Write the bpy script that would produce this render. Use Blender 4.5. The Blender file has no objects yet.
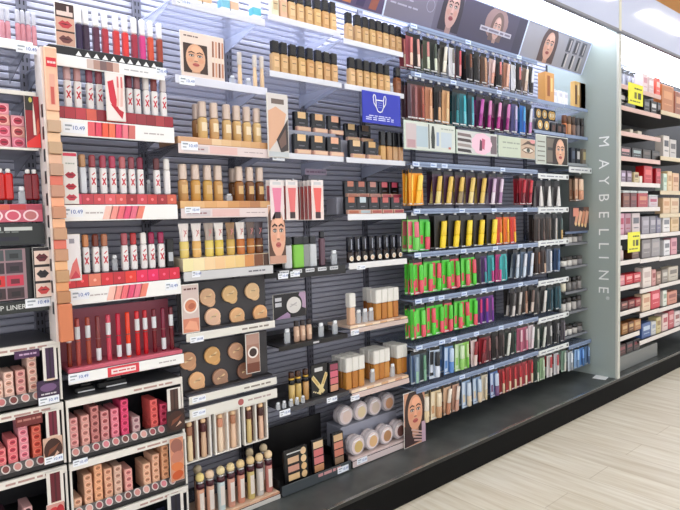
import bpy, math, random
from mathutils import Matrix, Vector
random.seed(7)
sc = bpy.context.scene
COL = sc.collection

CANOPY, LAMP, WORLD, EXPO = 7.0, 10.0, 1.6, 0.12
ORD_ = ['first', 'second', 'third', 'fourth', 'fifth', 'sixth']
# ------------------------------------------------------------------ camera (world: x along the display, y into it, z up)
F, YAW, PITCH, ROLL, HC = 571.7, 0.86447, 0.0621, -0.025527, 1.2
_f = Vector((math.cos(YAW)*math.cos(PITCH), math.sin(YAW)*math.cos(PITCH), -math.sin(PITCH)))
_r = _f.cross(Vector((0, 0, 1))).normalized()
_u = _r.cross(_f)
_c, _s = math.cos(ROLL), math.sin(ROLL)
RT = _r*_c + _u*_s
UP = -_r*_s + _u*_c
cd = bpy.data.cameras.new('camera')
cam = bpy.data.objects.new('camera', cd)
COL.objects.link(cam)
cam.matrix_world = Matrix(((RT.x, UP.x, -_f.x, 0), (RT.y, UP.y, -_f.y, 0), (RT.z, UP.z, -_f.z, HC), (0, 0, 0, 1)))
cd.sensor_width = 36
cd.lens = F*36/680
cd.clip_start = 0.05
sc.camera = cam

def at(u, v, Y):
    """photo point -> (x, z) on the vertical plane y = Y"""
    d = RT*((u-340)/F) + UP*(-(v-255)/F) + _f
    t = Y/d.y
    return d.x*t, HC + d.z*t

# ------------------------------------------------------------------ materials
def lin(c):
    c = c/255.0
    return c/12.92 if c <= 0.04045 else ((c+0.055)/1.055)**2.4
_m = {}
def M(rgb, rough=0.45, metal=0.0, alpha=1.0, emit=0.0, coat=0.0):
    key = (tuple(rgb), rough, metal, alpha, emit, coat)
    if key in _m:
        return _m[key]
    m = bpy.data.materials.new('paint_%d_%d_%d' % tuple(rgb))
    m.use_nodes = True
    nt = m.node_tree
    b = nt.nodes['Principled BSDF']
    col = (lin(rgb[0]), lin(rgb[1]), lin(rgb[2]), 1)
    b.inputs['Base Color'].default_value = col
    b.inputs['Metallic'].default_value = metal
    b.inputs['Roughness'].default_value = rough
    b.inputs['Alpha'].default_value = alpha
    if coat:
        b.inputs['Coat Weight'].default_value = coat
    if emit:
        b.inputs['Emission Color'].default_value = col
        b.inputs['Emission Strength'].default_value = emit
    _m[key] = m
    return m

def node_mat(name, fn):
    m = bpy.data.materials.new(name)
    m.use_nodes = True
    nt = m.node_tree
    fn(nt, nt.nodes['Principled BSDF'])
    return m

def rampset(r, stops):
    els = r.color_ramp.elements
    while len(els) > 1:
        els.remove(els[-1])
    els[0].position = stops[0][0]
    els[0].color = tuple(lin(c) for c in stops[0][1]) + (1,)
    for p, c in stops[1:]:
        e = els.new(p)
        e.color = tuple(lin(x) for x in c) + (1,)

def _floor(nt, b):
    tc = nt.nodes.new('ShaderNodeTexCoord')
    mp = nt.nodes.new('ShaderNodeMapping')
    mp.inputs['Rotation'].default_value = (0, 0, math.pi/2)
    nt.links.new(tc.outputs['Object'], mp.inputs['Vector'])
    br = nt.nodes.new('ShaderNodeTexBrick')
    br.inputs['Scale'].default_value = 1.0
    br.inputs['Brick Width'].default_value = 1.2
    br.inputs['Row Height'].default_value = 0.19
    br.inputs['Mortar Size'].default_value = 0.0025
    br.inputs['Mortar Smooth'].default_value = 0.6
    br.inputs['Color1'].default_value = (lin(236), lin(230), lin(215), 1)
    br.inputs['Color2'].default_value = (lin(228), lin(221), lin(205), 1)
    br.inputs['Mortar'].default_value = (lin(208), lin(198), lin(178), 1)
    nt.links.new(mp.outputs['Vector'], br.inputs['Vector'])
    mp2 = nt.nodes.new('ShaderNodeMapping')
    mp2.inputs['Scale'].default_value = (14, 1.1, 1)
    nt.links.new(tc.outputs['Object'], mp2.inputs['Vector'])
    no = nt.nodes.new('ShaderNodeTexNoise')
    no.inputs['Scale'].default_value = 2.2
    no.inputs['Detail'].default_value = 6
    nt.links.new(mp2.outputs['Vector'], no.inputs['Vector'])
    rp = nt.nodes.new('ShaderNodeValToRGB')
    rampset(rp, [(0.3, (225, 218, 205)), (0.7, (255, 255, 255))])
    nt.links.new(no.outputs['Fac'], rp.inputs['Fac'])
    mx = nt.nodes.new('ShaderNodeMix')
    mx.data_type = 'RGBA'
    mx.blend_type = 'MULTIPLY'
    mx.inputs[0].default_value = 1
    nt.links.new(br.outputs['Color'], mx.inputs[6])
    nt.links.new(rp.outputs['Color'], mx.inputs[7])
    nt.links.new(mx.outputs[2], b.inputs['Base Color'])
    b.inputs['Roughness'].default_value = 0.42
M_FLOOR = node_mat('pale_wood_look_vinyl', _floor)

def _deck(nt, b):
    tc = nt.nodes.new('ShaderNodeTexCoord')
    no = nt.nodes.new('ShaderNodeTexNoise')
    no.inputs['Scale'].default_value = 9
    no.inputs['Detail'].default_value = 8
    nt.links.new(tc.outputs['Object'], no.inputs['Vector'])
    rp = nt.nodes.new('ShaderNodeValToRGB')
    rampset(rp, [(0.35, (58, 62, 61)), (0.7, (80, 84, 82))])
    nt.links.new(no.outputs['Fac'], rp.inputs['Fac'])
    nt.links.new(rp.outputs['Color'], b.inputs['Base Color'])
    b.inputs['Roughness'].default_value = 0.4
M_DECK = node_mat('scuffed_grey_deck', _deck)

WHITE = M((238, 238, 236), 0.4)
OFFW = M((226, 222, 214), 0.45)
BLACK = M((16, 15, 17), 0.35)
SOFTBLACK = M((30, 29, 32), 0.5)
GREY = M((120, 122, 126), 0.45)
DGREY = M((62, 62, 67), 0.5)
STEEL = M((190, 194, 200), 0.3, 0.9)
ACRYL = M((208, 214, 232), 0.12, 0, 0.5)
CLEAR = M((225, 230, 236), 0.08, 0, 0.42)
BLUEINK = M((28, 84, 170), 0.5)
RED = M((205, 30, 52), 0.4)
SLAT = M((182, 182, 196), 0.5)
SLATD = M((120, 120, 136), 0.6)

# ------------------------------------------------------------------ mesh building
class MB:
    def __init__(self):
        self.v, self.f, self.mi, self.mats, self.sm = [], [], [], [], []
        self.clip = None
    def m(self, mat):
        if mat not in self.mats:
            self.mats.append(mat)
        return self.mats.index(mat)
    def face(self, pts, mat, smooth=False):
        i = len(self.v)
        self.v += [tuple(p) for p in pts]
        self.f.append(tuple(range(i, i+len(pts))))
        self.mi.append(self.m(mat))
        self.sm.append(smooth)
    def box(self, x0, x1, y0, y1, z0, z1, mat, b=0.0):
        b = min(b, (x1-x0)*.45, (y1-y0)*.45, (z1-z0)*.45)
        k = self.m(mat)
        i = len(self.v)
        if b <= 0:
            self.v += [(x0, y0, z0), (x1, y0, z0), (x1, y1, z0), (x0, y1, z0), (x0, y0, z1), (x1, y0, z1), (x1, y1, z1), (x0, y1, z1)]
            for q in ((3, 2, 1, 0), (4, 5, 6, 7), (0, 1, 5, 4), (1, 2, 6, 5), (2, 3, 7, 6), (3, 0, 4, 7)):
                self.f.append(tuple(i+a for a in q)); self.mi.append(k); self.sm.append(False)
            return
        # chamfered box: four rings of an octagon-like outline
        def ring(d, z):
            return [(x0+d, y0+b, z), (x0+b, y0+d, z), (x1-b, y0+d, z), (x1-d, y0+b, z), (x1-d, y1-b, z), (x1-b, y1-d, z), (x0+b, y1-d, z), (x0+d, y1-b, z)]
        rs = [ring(b, z0), ring(0, z0+b), ring(0, z1-b), ring(b, z1)]
        for r in rs:
            self.v += r
        self.f.append(tuple(i+a for a in range(7, -1, -1))); self.mi.append(k); self.sm.append(False)
        self.f.append(tuple(i+24+a for a in range(8))); self.mi.append(k); self.sm.append(False)
        for a in range(3):
            for c in range(8):
                d = (c+1) % 8
                self.f.append((i+a*8+c, i+a*8+d, i+a*8+8+d, i+a*8+8+c)); self.mi.append(k); self.sm.append(False)
    def lathe(self, prof, mat, n=14, cx=0, cy=0, cz=0, axis='z', sq=1.0):
        k = self.m(mat)
        i = len(self.v)
        for r, h in prof:
            for a in range(n):
                t = 2*math.pi*a/n
                p, q = r*math.cos(t), r*math.sin(t)*sq
                if axis == 'z':
                    self.v.append((cx+p, cy+q, cz+h))
                elif axis == 'y':      # h grows towards -y (towards the shopper)
                    self.v.append((cx+p, cy-h, cz+q))
                else:
                    self.v.append((cx+h, cy+p, cz+q))
        for s in range(len(prof)-1):
            for a in range(n):
                d = (a+1) % n
                self.f.append((i+s*n+a, i+s*n+d, i+s*n+n+d, i+s*n+n+a)); self.mi.append(k); self.sm.append(True)
        self.f.append(tuple(i+a for a in range(n-1, -1, -1))); self.mi.append(k); self.sm.append(False)
        L = i+(len(prof)-1)*n
        self.f.append(tuple(L+a for a in range(n))); self.mi.append(k); self.sm.append(False)
    def tube(self, pts, r, mat, n=6):
        k = self.m(mat)
        i = len(self.v)
        pts = [Vector(p) for p in pts]
        for j, p in enumerate(pts):
            d = (pts[min(j+1, len(pts)-1)]-pts[max(j-1, 0)]).normalized()
            a = Vector((0, 0, 1)) if abs(d.z) < 0.9 else Vector((1, 0, 0))
            e1 = d.cross(a).normalized()
            e2 = d.cross(e1)
            for t in range(n):
                q = p + (e1*math.cos(2*math.pi*t/n) + e2*math.sin(2*math.pi*t/n))*r
                self.v.append(tuple(q))
        for j in range(len(pts)-1):
            for t in range(n):
                d = (t+1) % n
                self.f.append((i+j*n+t, i+j*n+d, i+j*n+n+d, i+j*n+n+t)); self.mi.append(k); self.sm.append(True)
        self.f.append(tuple(i+t for t in range(n-1, -1, -1))); self.mi.append(k); self.sm.append(False)
        L = i+(len(pts)-1)*n
        self.f.append(tuple(L+t for t in range(n))); self.mi.append(k); self.sm.append(False)
    # flat print on a face looking at -y
    def rect(self, x0, x1, z0, z1, y, mat):
        self.poly([(x0, z0), (x1, z0), (x1, z1), (x0, z1)], y, mat)
    def poly(self, pts, y, mat):
        if self.clip:
            x0, x1, z0, z1 = self.clip
            for ax, lim, sg in ((0, x0, 1), (0, x1, -1), (1, z0, 1), (1, z1, -1)):
                out = []
                for i in range(len(pts)):
                    p, q = pts[i-1], pts[i]
                    a, c = (p[ax]-lim)*sg, (q[ax]-lim)*sg
                    if (a >= 0) != (c >= 0):
                        t = a/(a-c)
                        out.append((p[0]+(q[0]-p[0])*t, p[1]+(q[1]-p[1])*t))
                    if c >= 0:
                        out.append(tuple(q))
                pts = out
                if len(pts) < 3:
                    return
        a = sum(pts[i][0]*pts[(i+1) % len(pts)][1]-pts[(i+1) % len(pts)][0]*pts[i][1] for i in range(len(pts)))
        if a < 0:
            pts = pts[::-1]
        self.face([(p[0], y, p[1]) for p in pts], mat)
    def ell(self, cx, cz, rx, rz, y, mat, n=18, rot=0.0, a0=0.0, a1=2*math.pi):
        p = []
        full = abs(a1-a0-2*math.pi) < 1e-6
        for i in range(n if full else n+1):
            t = a0+(a1-a0)*i/n
            x, z = rx*math.cos(t), rz*math.sin(t)
            p.append((cx+x*math.cos(rot)-z*math.sin(rot), cz+x*math.sin(rot)+z*math.cos(rot)))
        self.poly(p, y, mat)
    def ring(self, cx, cz, r0, r1, y, mat, n=20, sx=1.0):
        for i in range(n):
            a, c = 2*math.pi*i/n, 2*math.pi*(i+1)/n
            self.poly([(cx+sx*r0*math.cos(a), cz+r0*math.sin(a)), (cx+sx*r1*math.cos(a), cz+r1*math.sin(a)), (cx+sx*r1*math.cos(c), cz+r1*math.sin(c)), (cx+sx*r0*math.cos(c), cz+r0*math.sin(c))], y, mat)
    def stroke(self, pts, w, y, mat):
        for i in range(len(pts)-1):
            a, c = Vector(pts[i]), Vector(pts[i+1])
            d = (c-a).normalized()
            n = Vector((-d.y, d.x))*w/2
            a2, c2 = a-d*w*.3, c+d*w*.3
            self.poly([tuple(a2-n), tuple(c2-n), tuple(c2+n), tuple(a2+n)], y, mat)
    def mesh(self, name):
        me = bpy.data.meshes.new(name)
        me.from_pydata(self.v, [], self.f)
        for mt in self.mats:
            me.materials.append(mt)
        me.polygons.foreach_set('material_index', self.mi)
        me.polygons.foreach_set('use_smooth', self.sm)
        me.update()
        return me

_mesh = {}
def cached(key, fn):
    if key not in _mesh:
        mb = MB()
        fn(mb)
        _mesh[key] = mb.mesh(str(key[0]))
    return _mesh[key]

def obj(name, mesh, parent=None, loc=(0, 0, 0), rot=(0, 0, 0)):
    o = bpy.data.objects.new(name, mesh)
    COL.objects.link(o)
    o.location = loc
    o.rotation_euler = rot
    if parent is not None:
        o.parent = parent
    return o
def part(name, fn, parent, loc=(0, 0, 0), rot=(0, 0, 0), label=None):
    mb = MB(); fn(mb)
    o = obj(name, mb.mesh(name), parent, loc, rot)
    if label:
        o['label'] = label
    return o
USED = {}
def tag(o, label, cat, group=None):
    n = len(label.split())
    if not 4 <= n <= 16:
        print('LABEL LENGTH', n, label)
    USED[label] = USED.get(label, 0)+1
    o['label'] = label
    o['category'] = cat
    if group:
        o['group'] = group
    return o
def thing(name, label, cat, loc, group=None, rot=(0, 0, 0)):
    o = bpy.data.objects.new(name, None)
    o.empty_display_size = 0.02
    COL.objects.link(o)
    o.location = loc
    o.rotation_euler = rot
    return tag(o, label, cat, group)
def solid(name, fn, label, cat, loc=(0, 0, 0), group=None, rot=(0, 0, 0)):
    mb = MB(); fn(mb)
    return tag(obj(name, mb.mesh(name), None, loc, rot), label, cat, group)
def struct(name, fn, loc=(0, 0, 0)):
    mb = MB(); fn(mb)
    o = obj(name, mb.mesh(name), None, loc)
    o['kind'] = 'structure'
    return o
def item(name, parts, label, cat, loc, group=None, rot=(0, 0, 0)):
    """parts: [(name, mesh, local loc)] ; one part -> the mesh is the thing"""
    if len(parts) == 1:
        return tag(obj(name, parts[0][1], None, loc, rot), label, cat, group)
    t = thing(name, label, cat, loc, group, rot)
    q0 = prev = None
    for p in parts:
        par = t if p[0] not in SUB else (prev if p[0] in ('cap_print', 'powder_window', 'gold_lid') else q0)
        q = obj(p[0], p[1], par, p[2] if len(p) > 2 else (0, 0, 0))
        if p[0] not in SUB:
            q0 = q0 or q
            prev = q
    return t
SUB = ('printed_mark', 'front_label', 'dot_label', 'cap_print', 'white_label', 'powder_window', 'end_label_print', 'front_print', 'color_panel')
def text_mesh(s, size, mat, name='lettering', align='CENTER', extrude=0.0):
    cu = bpy.data.curves.new(name, 'FONT')
    cu.body = s
    cu.size = size
    cu.align_x = align
    cu.align_y = 'CENTER'
    cu.extrude = extrude
    cu.resolution_u = 3
    t = bpy.data.objects.new(name, cu)
    COL.objects.link(t)
    dg = bpy.context.evaluated_depsgraph_get()
    me = bpy.data.meshes.new_from_object(t.evaluated_get(dg))
    bpy.data.objects.remove(t)
    me.name = name
    me.materials.clear()
    me.materials.append(mat)
    return me
FRONT = (math.pi/2, 0, 0)      # text laid in xy -> standing, facing -y

ORD = ['first', 'second', 'third', 'fourth', 'fifth', 'sixth', 'seventh', 'eighth', 'ninth', 'tenth', 'eleventh', 'twelfth', 'thirteenth', 'fourteenth', 'fifteenth',
       'sixteenth', 'seventeenth', 'eighteenth', 'nineteenth', 'twentieth', 'twenty-first', 'twenty-second', 'twenty-third', 'twenty-fourth', 'twenty-fifth', 'twenty-sixth']

# ------------------------------------------------------------------ printed pictures (flat prints on cards)
def portrait(mb, cx, cz, s, y, skin=(214, 168, 140), hair=(58, 40, 34), lips=(176, 62, 66), sx=1.0, bg=None, hairw=1.25):
    S = lambda r: M(r, 0.5)
    e = 0.0003
    w = s*sx
    mb.ell(cx, cz+0.05*s, 0.62*w*hairw, 0.80*s, y, S(hair), 22)
    mb.rect(cx-0.62*w*hairw, cx+0.62*w*hairw, cz-0.75*s, cz+0.05*s, y-e*.5, S(hair))
    mb.rect(cx-0.2*w, cx+0.2*w, cz-0.85*s, cz-0.4*s, y-e, S(tuple(int(c*.86) for c in skin)))
    mb.ell(cx, cz-0.02*s, 0.47*w, 0.62*s, y-2*e, S(skin), 24)
    hi = tuple(min(255, int(c*1.09)) for c in skin)
    mb.ell(cx+0.06*w, cz+0.36*s, 0.26*w, 0.16*s, y-3*e, S(hi), 14)
    for k in (-1, 1):
        mb.ell(cx+k*0.26*w, cz-0.13*s, 0.13*w, 0.10*s, y-3*e, S(tuple(int(c*f) for c, f in zip(skin, (1.0, .945, .92)))), 12)
        mb.ell(cx+k*0.2*w, cz+0.08*s, 0.13*w, 0.055*s, y-4*e, S((70, 45, 40)), 12)
        mb.ell(cx+k*0.2*w, cz+0.07*s, 0.095*w, 0.035*s, y-5*e, S((235, 228, 222)), 12)
        mb.ell(cx+k*0.2*w, cz+0.07*s, 0.045*w, 0.04*s, y-6*e, S((40, 28, 26)), 10)
        mb.stroke([(cx+k*0.34*w, cz+0.19*s), (cx+k*0.2*w, cz+0.245*s), (cx+k*0.07*w, cz+0.2*s)], 0.045*s, y-4*e, S((62, 42, 36)))
    mb.poly([(cx-0.02*w, cz+0.1*s), (cx+0.05*w, cz+0.1*s), (cx+0.1*w, cz-0.15*s), (cx-0.09*w, cz-0.15*s)], y-4*e, S(hi))
    mb.ell(cx, cz-0.16*s, 0.1*w, 0.03*s, y-5*e, S(tuple(int(c*.72) for c in skin)), 10)
    mb.ell(cx, cz-0.315*s, 0.17*w, 0.075*s, y-5*e, S(lips), 16)
    mb.stroke([(cx-0.15*w, cz-0.315*s), (cx, cz-0.33*s), (cx+0.15*w, cz-0.315*s)], 0.014*s, y-6*e, S((90, 25, 32)))
def greek(mb, x0, x1, z, h, y, mat, words=(0.2, 0.34, 0.12, 0.28)):
    """a line of print too small to read, as word-length dashes"""
    x = x0
    i = 0
    while x < x1-1e-6:
        w = words[i % len(words)]*(x1-x0)
        mb.rect(x, min(x+w, x1), z-h/2, z+h/2, y, mat)
        x += w+0.05*(x1-x0)
        i += 1
def lipsprint(mb, cx, cz, w, h, y, col):
    m = M(col, 0.4)
    mb.poly([(cx-w, cz), (cx-w*.35, cz+h*.85), (cx, cz+h*.55), (cx+w*.35, cz+h*.85), (cx+w, cz), (cx+w*.4, cz-h*.9), (cx-w*.4, cz-h*.9)], y, m)
    mb.poly([(cx-w*.75, cz), (cx, cz+h*.14), (cx+w*.75, cz), (cx, cz-h*.12)], y-.0003, M(tuple(int(c*.35) for c in col), 0.5))

# ------------------------------------------------------------------ price tags
TXT = {}
def price(u, v, Y, label, w=0.05, h=0.026, txt='10.49', z=None, x=None):
    px, pz = at(u, v, Y)
    if x is not None: px = x
    if z is not None: pz = z
    best = None
    for sx0, sx1, sz, sh, sy in STRIPS:
        if sx0-.01 < px < sx1+.01 and abs(sy-Y) < .006:
            ov = min(h, sh)*.75
            q = min(max(pz, sz-h/2+ov), sz+sh+h/2-ov)
            if best is None or abs(q-pz) < abs(best-pz):
                best = q
    if best is not None and z is None and abs(best-pz) < .06:
        pz = best
    t = thing('price_tag', label, 'price tag', (px, Y, pz), 'shelf price tags')
    obj('tag_card', cached(('tag_card', w, h), lambda b: (b.box(-w/2, w/2, -.0012, 0, -h/2, h/2, M((236, 240, 246), .4)),
        b.rect(-w*.42, -w*.1, h*.12, h*.3, -.0016, M((150, 160, 170), .5)), b.rect(-w*.42, -w*.2, -h*.25, -h*.1, -.0016, M((170, 176, 184), .5)))), t)
    if (txt, h) not in TXT:
        TXT[(txt, h)] = text_mesh(txt, h*.55, BLUEINK, 'price_figures', 'CENTER')
    obj('price_figures', TXT[(txt, h)], t, (w*.2, -.002, 0), FRONT)
    return t

# ================================================================== THE SETTING
WY = 2.10          # front of the slatwall
XL, XR = -0.9, 9.0
struct('floor', lambda b: b.box(-5, 13, -6, 2.4, -0.05, 0, M_FLOOR))
def _ceil(b):
    b.box(-5, 13, -6, 2.4, 3.6, 3.65, M((226, 228, 232), .7))
struct('ceiling', _ceil)
def _slat(b):
    b.box(XL, XR, WY+.012, WY+.03, 0, 2.62, SLATD)
    z = 0.14
    while z < 2.40:
        b.box(XL, 3.69, WY, WY+.012, z, z+.0205, SLAT, .004)
        z += .024
    b.box(3.72, XR, WY, WY+.012, .13, 2.6, M((26, 24, 26), .7))
struct('wall_back', _slat)
struct('wall_above', lambda b: b.box(-5, 13, 2.30, 2.4, 0, 3.6, M((196, 138, 72), .6)))
for i, x in enumerate((0.462, 0.84, 1.213, 1.59, 1.955, 2.32, 2.685, 3.05, 3.415)):
    def _up(b, x=x):
        b.box(x-.016, x+.016, WY-.012, WY-.001, .13, 2.36, M((104, 104, 116), .45, .3), .002)
        z = .2
        while z < 2.3:
            for k in (-1, 1):
                b.rect(x+k*.006-.0022, x+k*.006+.0022, z, z+.014, WY-.0125, M((22, 22, 26), .7))
            z += .026
    struct('trim_%d' % (i+1), _up)

KICK = M((13, 13, 13), .7)
KICK.node_tree.nodes['Principled BSDF'].inputs['Specular IOR Level'].default_value = .12
base = thing('base_deck', 'long grey base deck with black kick plate under the whole display', 'display base', (3.5, 1.9, 0))
YP = 1.606
part('deck_top', lambda b: b.box(XL-3.5, XR-3.5, YP-1.9+.004, WY-1.9-.001, .118, .1285, M_DECK), base)
part('kick_plate', lambda b: b.box(XL-3.5, XR-3.5, YP-1.9+.006, YP-1.9+.02, 0.0005, .116, KICK), base, label='black kick plate along the floor')
def _edge(b):
    b.box(XL-3.5, XR-3.5, YP-1.9, YP-1.9+.004, .112, .1285, M((40, 41, 42), .25, .4))
    b.box(XL-3.5, XR-3.5, YP-1.9-.0015, YP-1.9+.012, .1287, .1310, M((150, 152, 152), .22, .8))
part('edge_trim', _edge, base, label='thin metal edge trim')

# ------------------------------------------------------------------ lit canopy
can = thing('light_canopy', 'white glossy canopy with lit underside running above all the shelves', 'canopy', (3.5, 1.6, 2.3))
LAV = M((206, 214, 240), .07)
part('fascia', lambda b: (b.box(XL-3.5, 3.668-3.5, 0, .018, .02, .325, LAV), b.box(3.70-3.5, XR-3.5, 0, .018, .02, .325, LAV)), can)
part('fascia_seam', lambda b: b.box(3.668-3.5, 3.70-3.5, -.004, .018, .018, .325, M((214, 212, 196), .4), .002), can)
part('bottom_rail', lambda b: b.box(XL-3.5, XR-3.5, -.003, .022, 0.012, .03, M((128, 130, 142), .4), .002), can, label='grey rail along the bottom of the fascia')
part('top_board', lambda b: b.box(XL-3.5, XR-3.5, .018, .69, .30, .318, WHITE), can)
part('light_diffuser', lambda b: b.box(XL-3.5, XR-3.5, .022, .48, .066, .075, M((236, 243, 255), .5, 0, 1, CANOPY)), can, label='glowing white light diffuser')

# ------------------------------------------------------------------ slanted header pictures
def header(x0, x1, label, fn):
    w = x1-x0
    a = math.atan2(.07, .178)
    t = thing('header_sign', label, 'header sign', ((x0+x1)/2, 1.85, 2.106), 'picture panels along the header', (a, 0, 0))
    part('sign_panel', lambda b: b.box(-w/2+.004, w/2-.004, 0, .006, 0, .19, M((118, 112, 128), .35)), t)
    def pr(b):
        b.clip = (-w/2+.005, w/2-.005, .002, .188)
        fn(b, w)
    part('printed_picture', pr, t, (0, -.0006, 0))
    part('clear_edge', lambda b: (b.box(w/2-.004, w/2+.004, -.003, .008, -.004, .194, M((214, 224, 246), .2)), b.box(-w/2, w/2, -.003, .008, .19, .196, M((200, 212, 240), .2)), b.box(-w/2, w/2, -.003, .008, -.006, 0, M((200, 212, 240), .2))), t)
    return t
def h0(b, w):
    b.rect(-w/2+.005, w/2-.005, .002, .188, 0, M((88, 74, 108), .4))
    for i in range(14):
        x = w/2-.06-i*.075
        b.poly([(x-.03, .01), (x+.015, .01), (x+.05, .18), (x+.01, .18)], -.0004, M([(150, 84, 70), (64, 54, 92), (190, 120, 80), (110, 90, 130)][i % 4], .4))
def h1(b, w):
    b.rect(-w/2+.005, w/2-.005, .002, .188, 0, M((104, 98, 116), .4))
    b.rect(-w*.5+.005, -w*.2, .002, .188, -.0003, M((122, 116, 132), .4))
    for k in range(4):
        greek(b, -w/2+.03, -w/2+.03+(.16, .2, .14, .18)[k], .15-k*.028, .007, -.0007, M((176, 172, 190), .5))
    b.ring(-w/2+.29, .1, .026, .029, -.0007, M((160, 156, 176), .5))
    b.rect(-w*.02, w*.5-.005, .002, .188, -.0003, M((72, 66, 86), .4))
    portrait(b, -.1, .118, .14, -.0008, (196, 156, 146), (56, 48, 60), (150, 76, 82), .72)
    b.ell(.27, .12, .10, .08, -.0008, M((150, 122, 120), .5))
    portrait(b, .28, .1, .09, -.0012, (196, 158, 146), (112, 90, 86), (150, 76, 80), .8)
    b.rect(.14, .42, .068, .092, -.0034, M((190, 186, 196), .5))
    greek(b, .15, .41, .08, .010, -.0038, M((120, 112, 128), .5))
    b.rect(.46, .53, .002, .188, -.0006, M((58, 54, 74), .4))
def h2(b, w):
    b.rect(-w/2+.005, w/2-.005, .002, .188, 0, M((150, 148, 154), .4))
    portrait(b, -.1, .1, .125, -.0006, (200, 156, 138), (84, 66, 66), (150, 76, 76), .9)
    for i in range(3):
        x = .09+i*.085
        b.rect(x, x+.06, .1, .18, -.0005, M((92, 90, 98), .4))
        b.rect(x+.01, x+.03, .01, .09, -.0005, M((40, 40, 46), .4))
        b.rect(x+.036, x+.05, .01, .09, -.0005, M((196, 190, 186), .4))
        b.rect(x+.012, x+.026, .11, .17, -.0008, M((52, 50, 56), .4))
        b.rect(x+.034, x+.046, .11, .17, -.0008, M((180, 172, 170), .4))
header(0.775, 1.862, 'purple header picture left of the grey portrait header, cut by the frame', h0)
header(1.862, 2.952, 'grey header picture with two portraits above the mascara hooks', h1)
header(2.952, 3.69, 'pale header picture with one portrait next to the grey divider', h2)

# ------------------------------------------------------------------ divider with the vertical lettering
fin = thing('divider_panel', 'tall sage grey divider panel with vertical white lettering', 'divider', (3.70, 1.86, .129))
SAGE = M((156, 166, 160), .4)
part('panel', lambda b: b.box(-.005, .018, 1.624-1.86, 2.09-1.86, 0, 2.232, SAGE), fin)
part('front_edge', lambda b: b.box(-.008, .024, 1.606-1.86, 1.6235-1.86, 0, 2.180, M((196, 196, 186), .4), .002), fin, label='pale front edge strip')
zs = [1.655, 1.512, 1.405, 1.298, 1.188, 1.078, .987, .91, .796, .70]
LET = M((240, 242, 240), .4)
R4 = Matrix(((0, 0, -1, 0), (0, -1, 0, 0), (-1, 0, 0, 0), (0, 0, 0, 1)))   # text reads downwards, its top towards the shopper
for ch, z, sz, yy in [(c, q, .094, 1.704) for c, q in zip('MAYBELLINE', zs)] + [('\u00ae', .648, .03, 1.676)]:
    o = obj('letter', text_mesh(ch, sz, LET, 'letter'), fin)
    o.rotation_euler = R4.to_euler()
    o.location = (-.0056, yy-1.86, z-.129)
solid('paper_card', lambda b: b.box(-.045, .045, -.04, .04, 0, .0015, WHITE), 'small white paper card lying at the foot of the grey divider', 'card', (3.655, 1.70, .129), None, (0, 0, .2))

# ------------------------------------------------------------------ store lamps overhead
for r, yy in enumerate((-3.6, -1.5, .35)):
    for c in range(6):
        x = -2.2+c*2.0
        t = thing('ceiling_light', 'long ceiling lamp overhead, %s in the %s row from the display' % (ORD_[c], ORD_[2-r]), 'ceiling light', (x, yy, 3.5), 'ceiling lamps above the aisle')
        part('housing', lambda b: b.box(-.66, .66, -.16, .16, .03, .099, WHITE), t)
        part('lamp_diffuser', lambda b: b.box(-.64, .64, -.055, .055, .0, .0295, M((255, 250, 243), .5, 0, 1, LAMP)), t)
wd = bpy.data.worlds.new('store_air')
sc.world = wd
wd.use_nodes = True
wd.node_tree.nodes['Background'].inputs['Color'].default_value = (.93, .95, 1, 1)
wd.node_tree.nodes['Background'].inputs['Strength'].default_value = WORLD
vs = sc.view_settings
vs.view_transform = 'Standard'
vs.look = 'None'
vs.gamma = 1
vs.exposure = EXPO

# ================================================================== SHELVES
YF = 1.80          # front of the shelf strips
STRIPS = []
PLATE_D = M((120, 122, 134), .3, 0, .5)
PLATE_L = M((214, 220, 240), .2, 0, .4)
def shelf(x0, x1, zb, h, label, strip, plate=PLATE_D, yb=None, prints=None, riser=None, rprints=None, yf=YF, ends=True):
    """price strip from zb to zb+h, plate flush with its top; returns z on which the products stand"""
    w = x1-x0-.006
    yb = yb or WY-.014
    STRIPS.append((x0, x1, zb, h, yf))
    t = thing('display_shelf', label, 'shelf', ((x0+x1)/2, yf, zb), 'display shelves')
    part('shelf_plate', lambda b: b.box(-w/2, w/2, .004, yb-yf, h-.006, h, plate), t)
    def st(b):
        b.box(-w/2, w/2, 0, .0035, 0, h, strip, .0012)
        if prints:
            prints(b, w, h)
    part('price_strip', st, t)
    if ends:
        for k in (-1, 1):
            part('bracket', lambda b, k=k: (b.face([(k*(w/2-.006), .03, h-.0065), (k*(w/2-.006), yb-yf, h-.0065), (k*(w/2-.006), yb-yf, h-.06)], plate),
                                            b.face([(k*(w/2-.009), yb-yf, h-.06), (k*(w/2-.009), yb-yf, h-.0065), (k*(w/2-.009), .03, h-.0065)], plate),
                                            b.face([(k*(w/2-.006), yb-yf, h-.06), (k*(w/2-.009), yb-yf, h-.06), (k*(w/2-.009), .03, h-.0065), (k*(w/2-.006), .03, h-.0065)], plate)), t)
    z = zb+h
    if riser:
        rh, rmat = riser
        def rs(b):
            b.box(-w/2+.002, w/2-.002, .005, .16, h+.0005, h+rh, rmat, .002)
            if rprints:
                rprints(b, w, h, rh)
        part('product_tray', rs, t)
        z += rh
    return z

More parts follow.
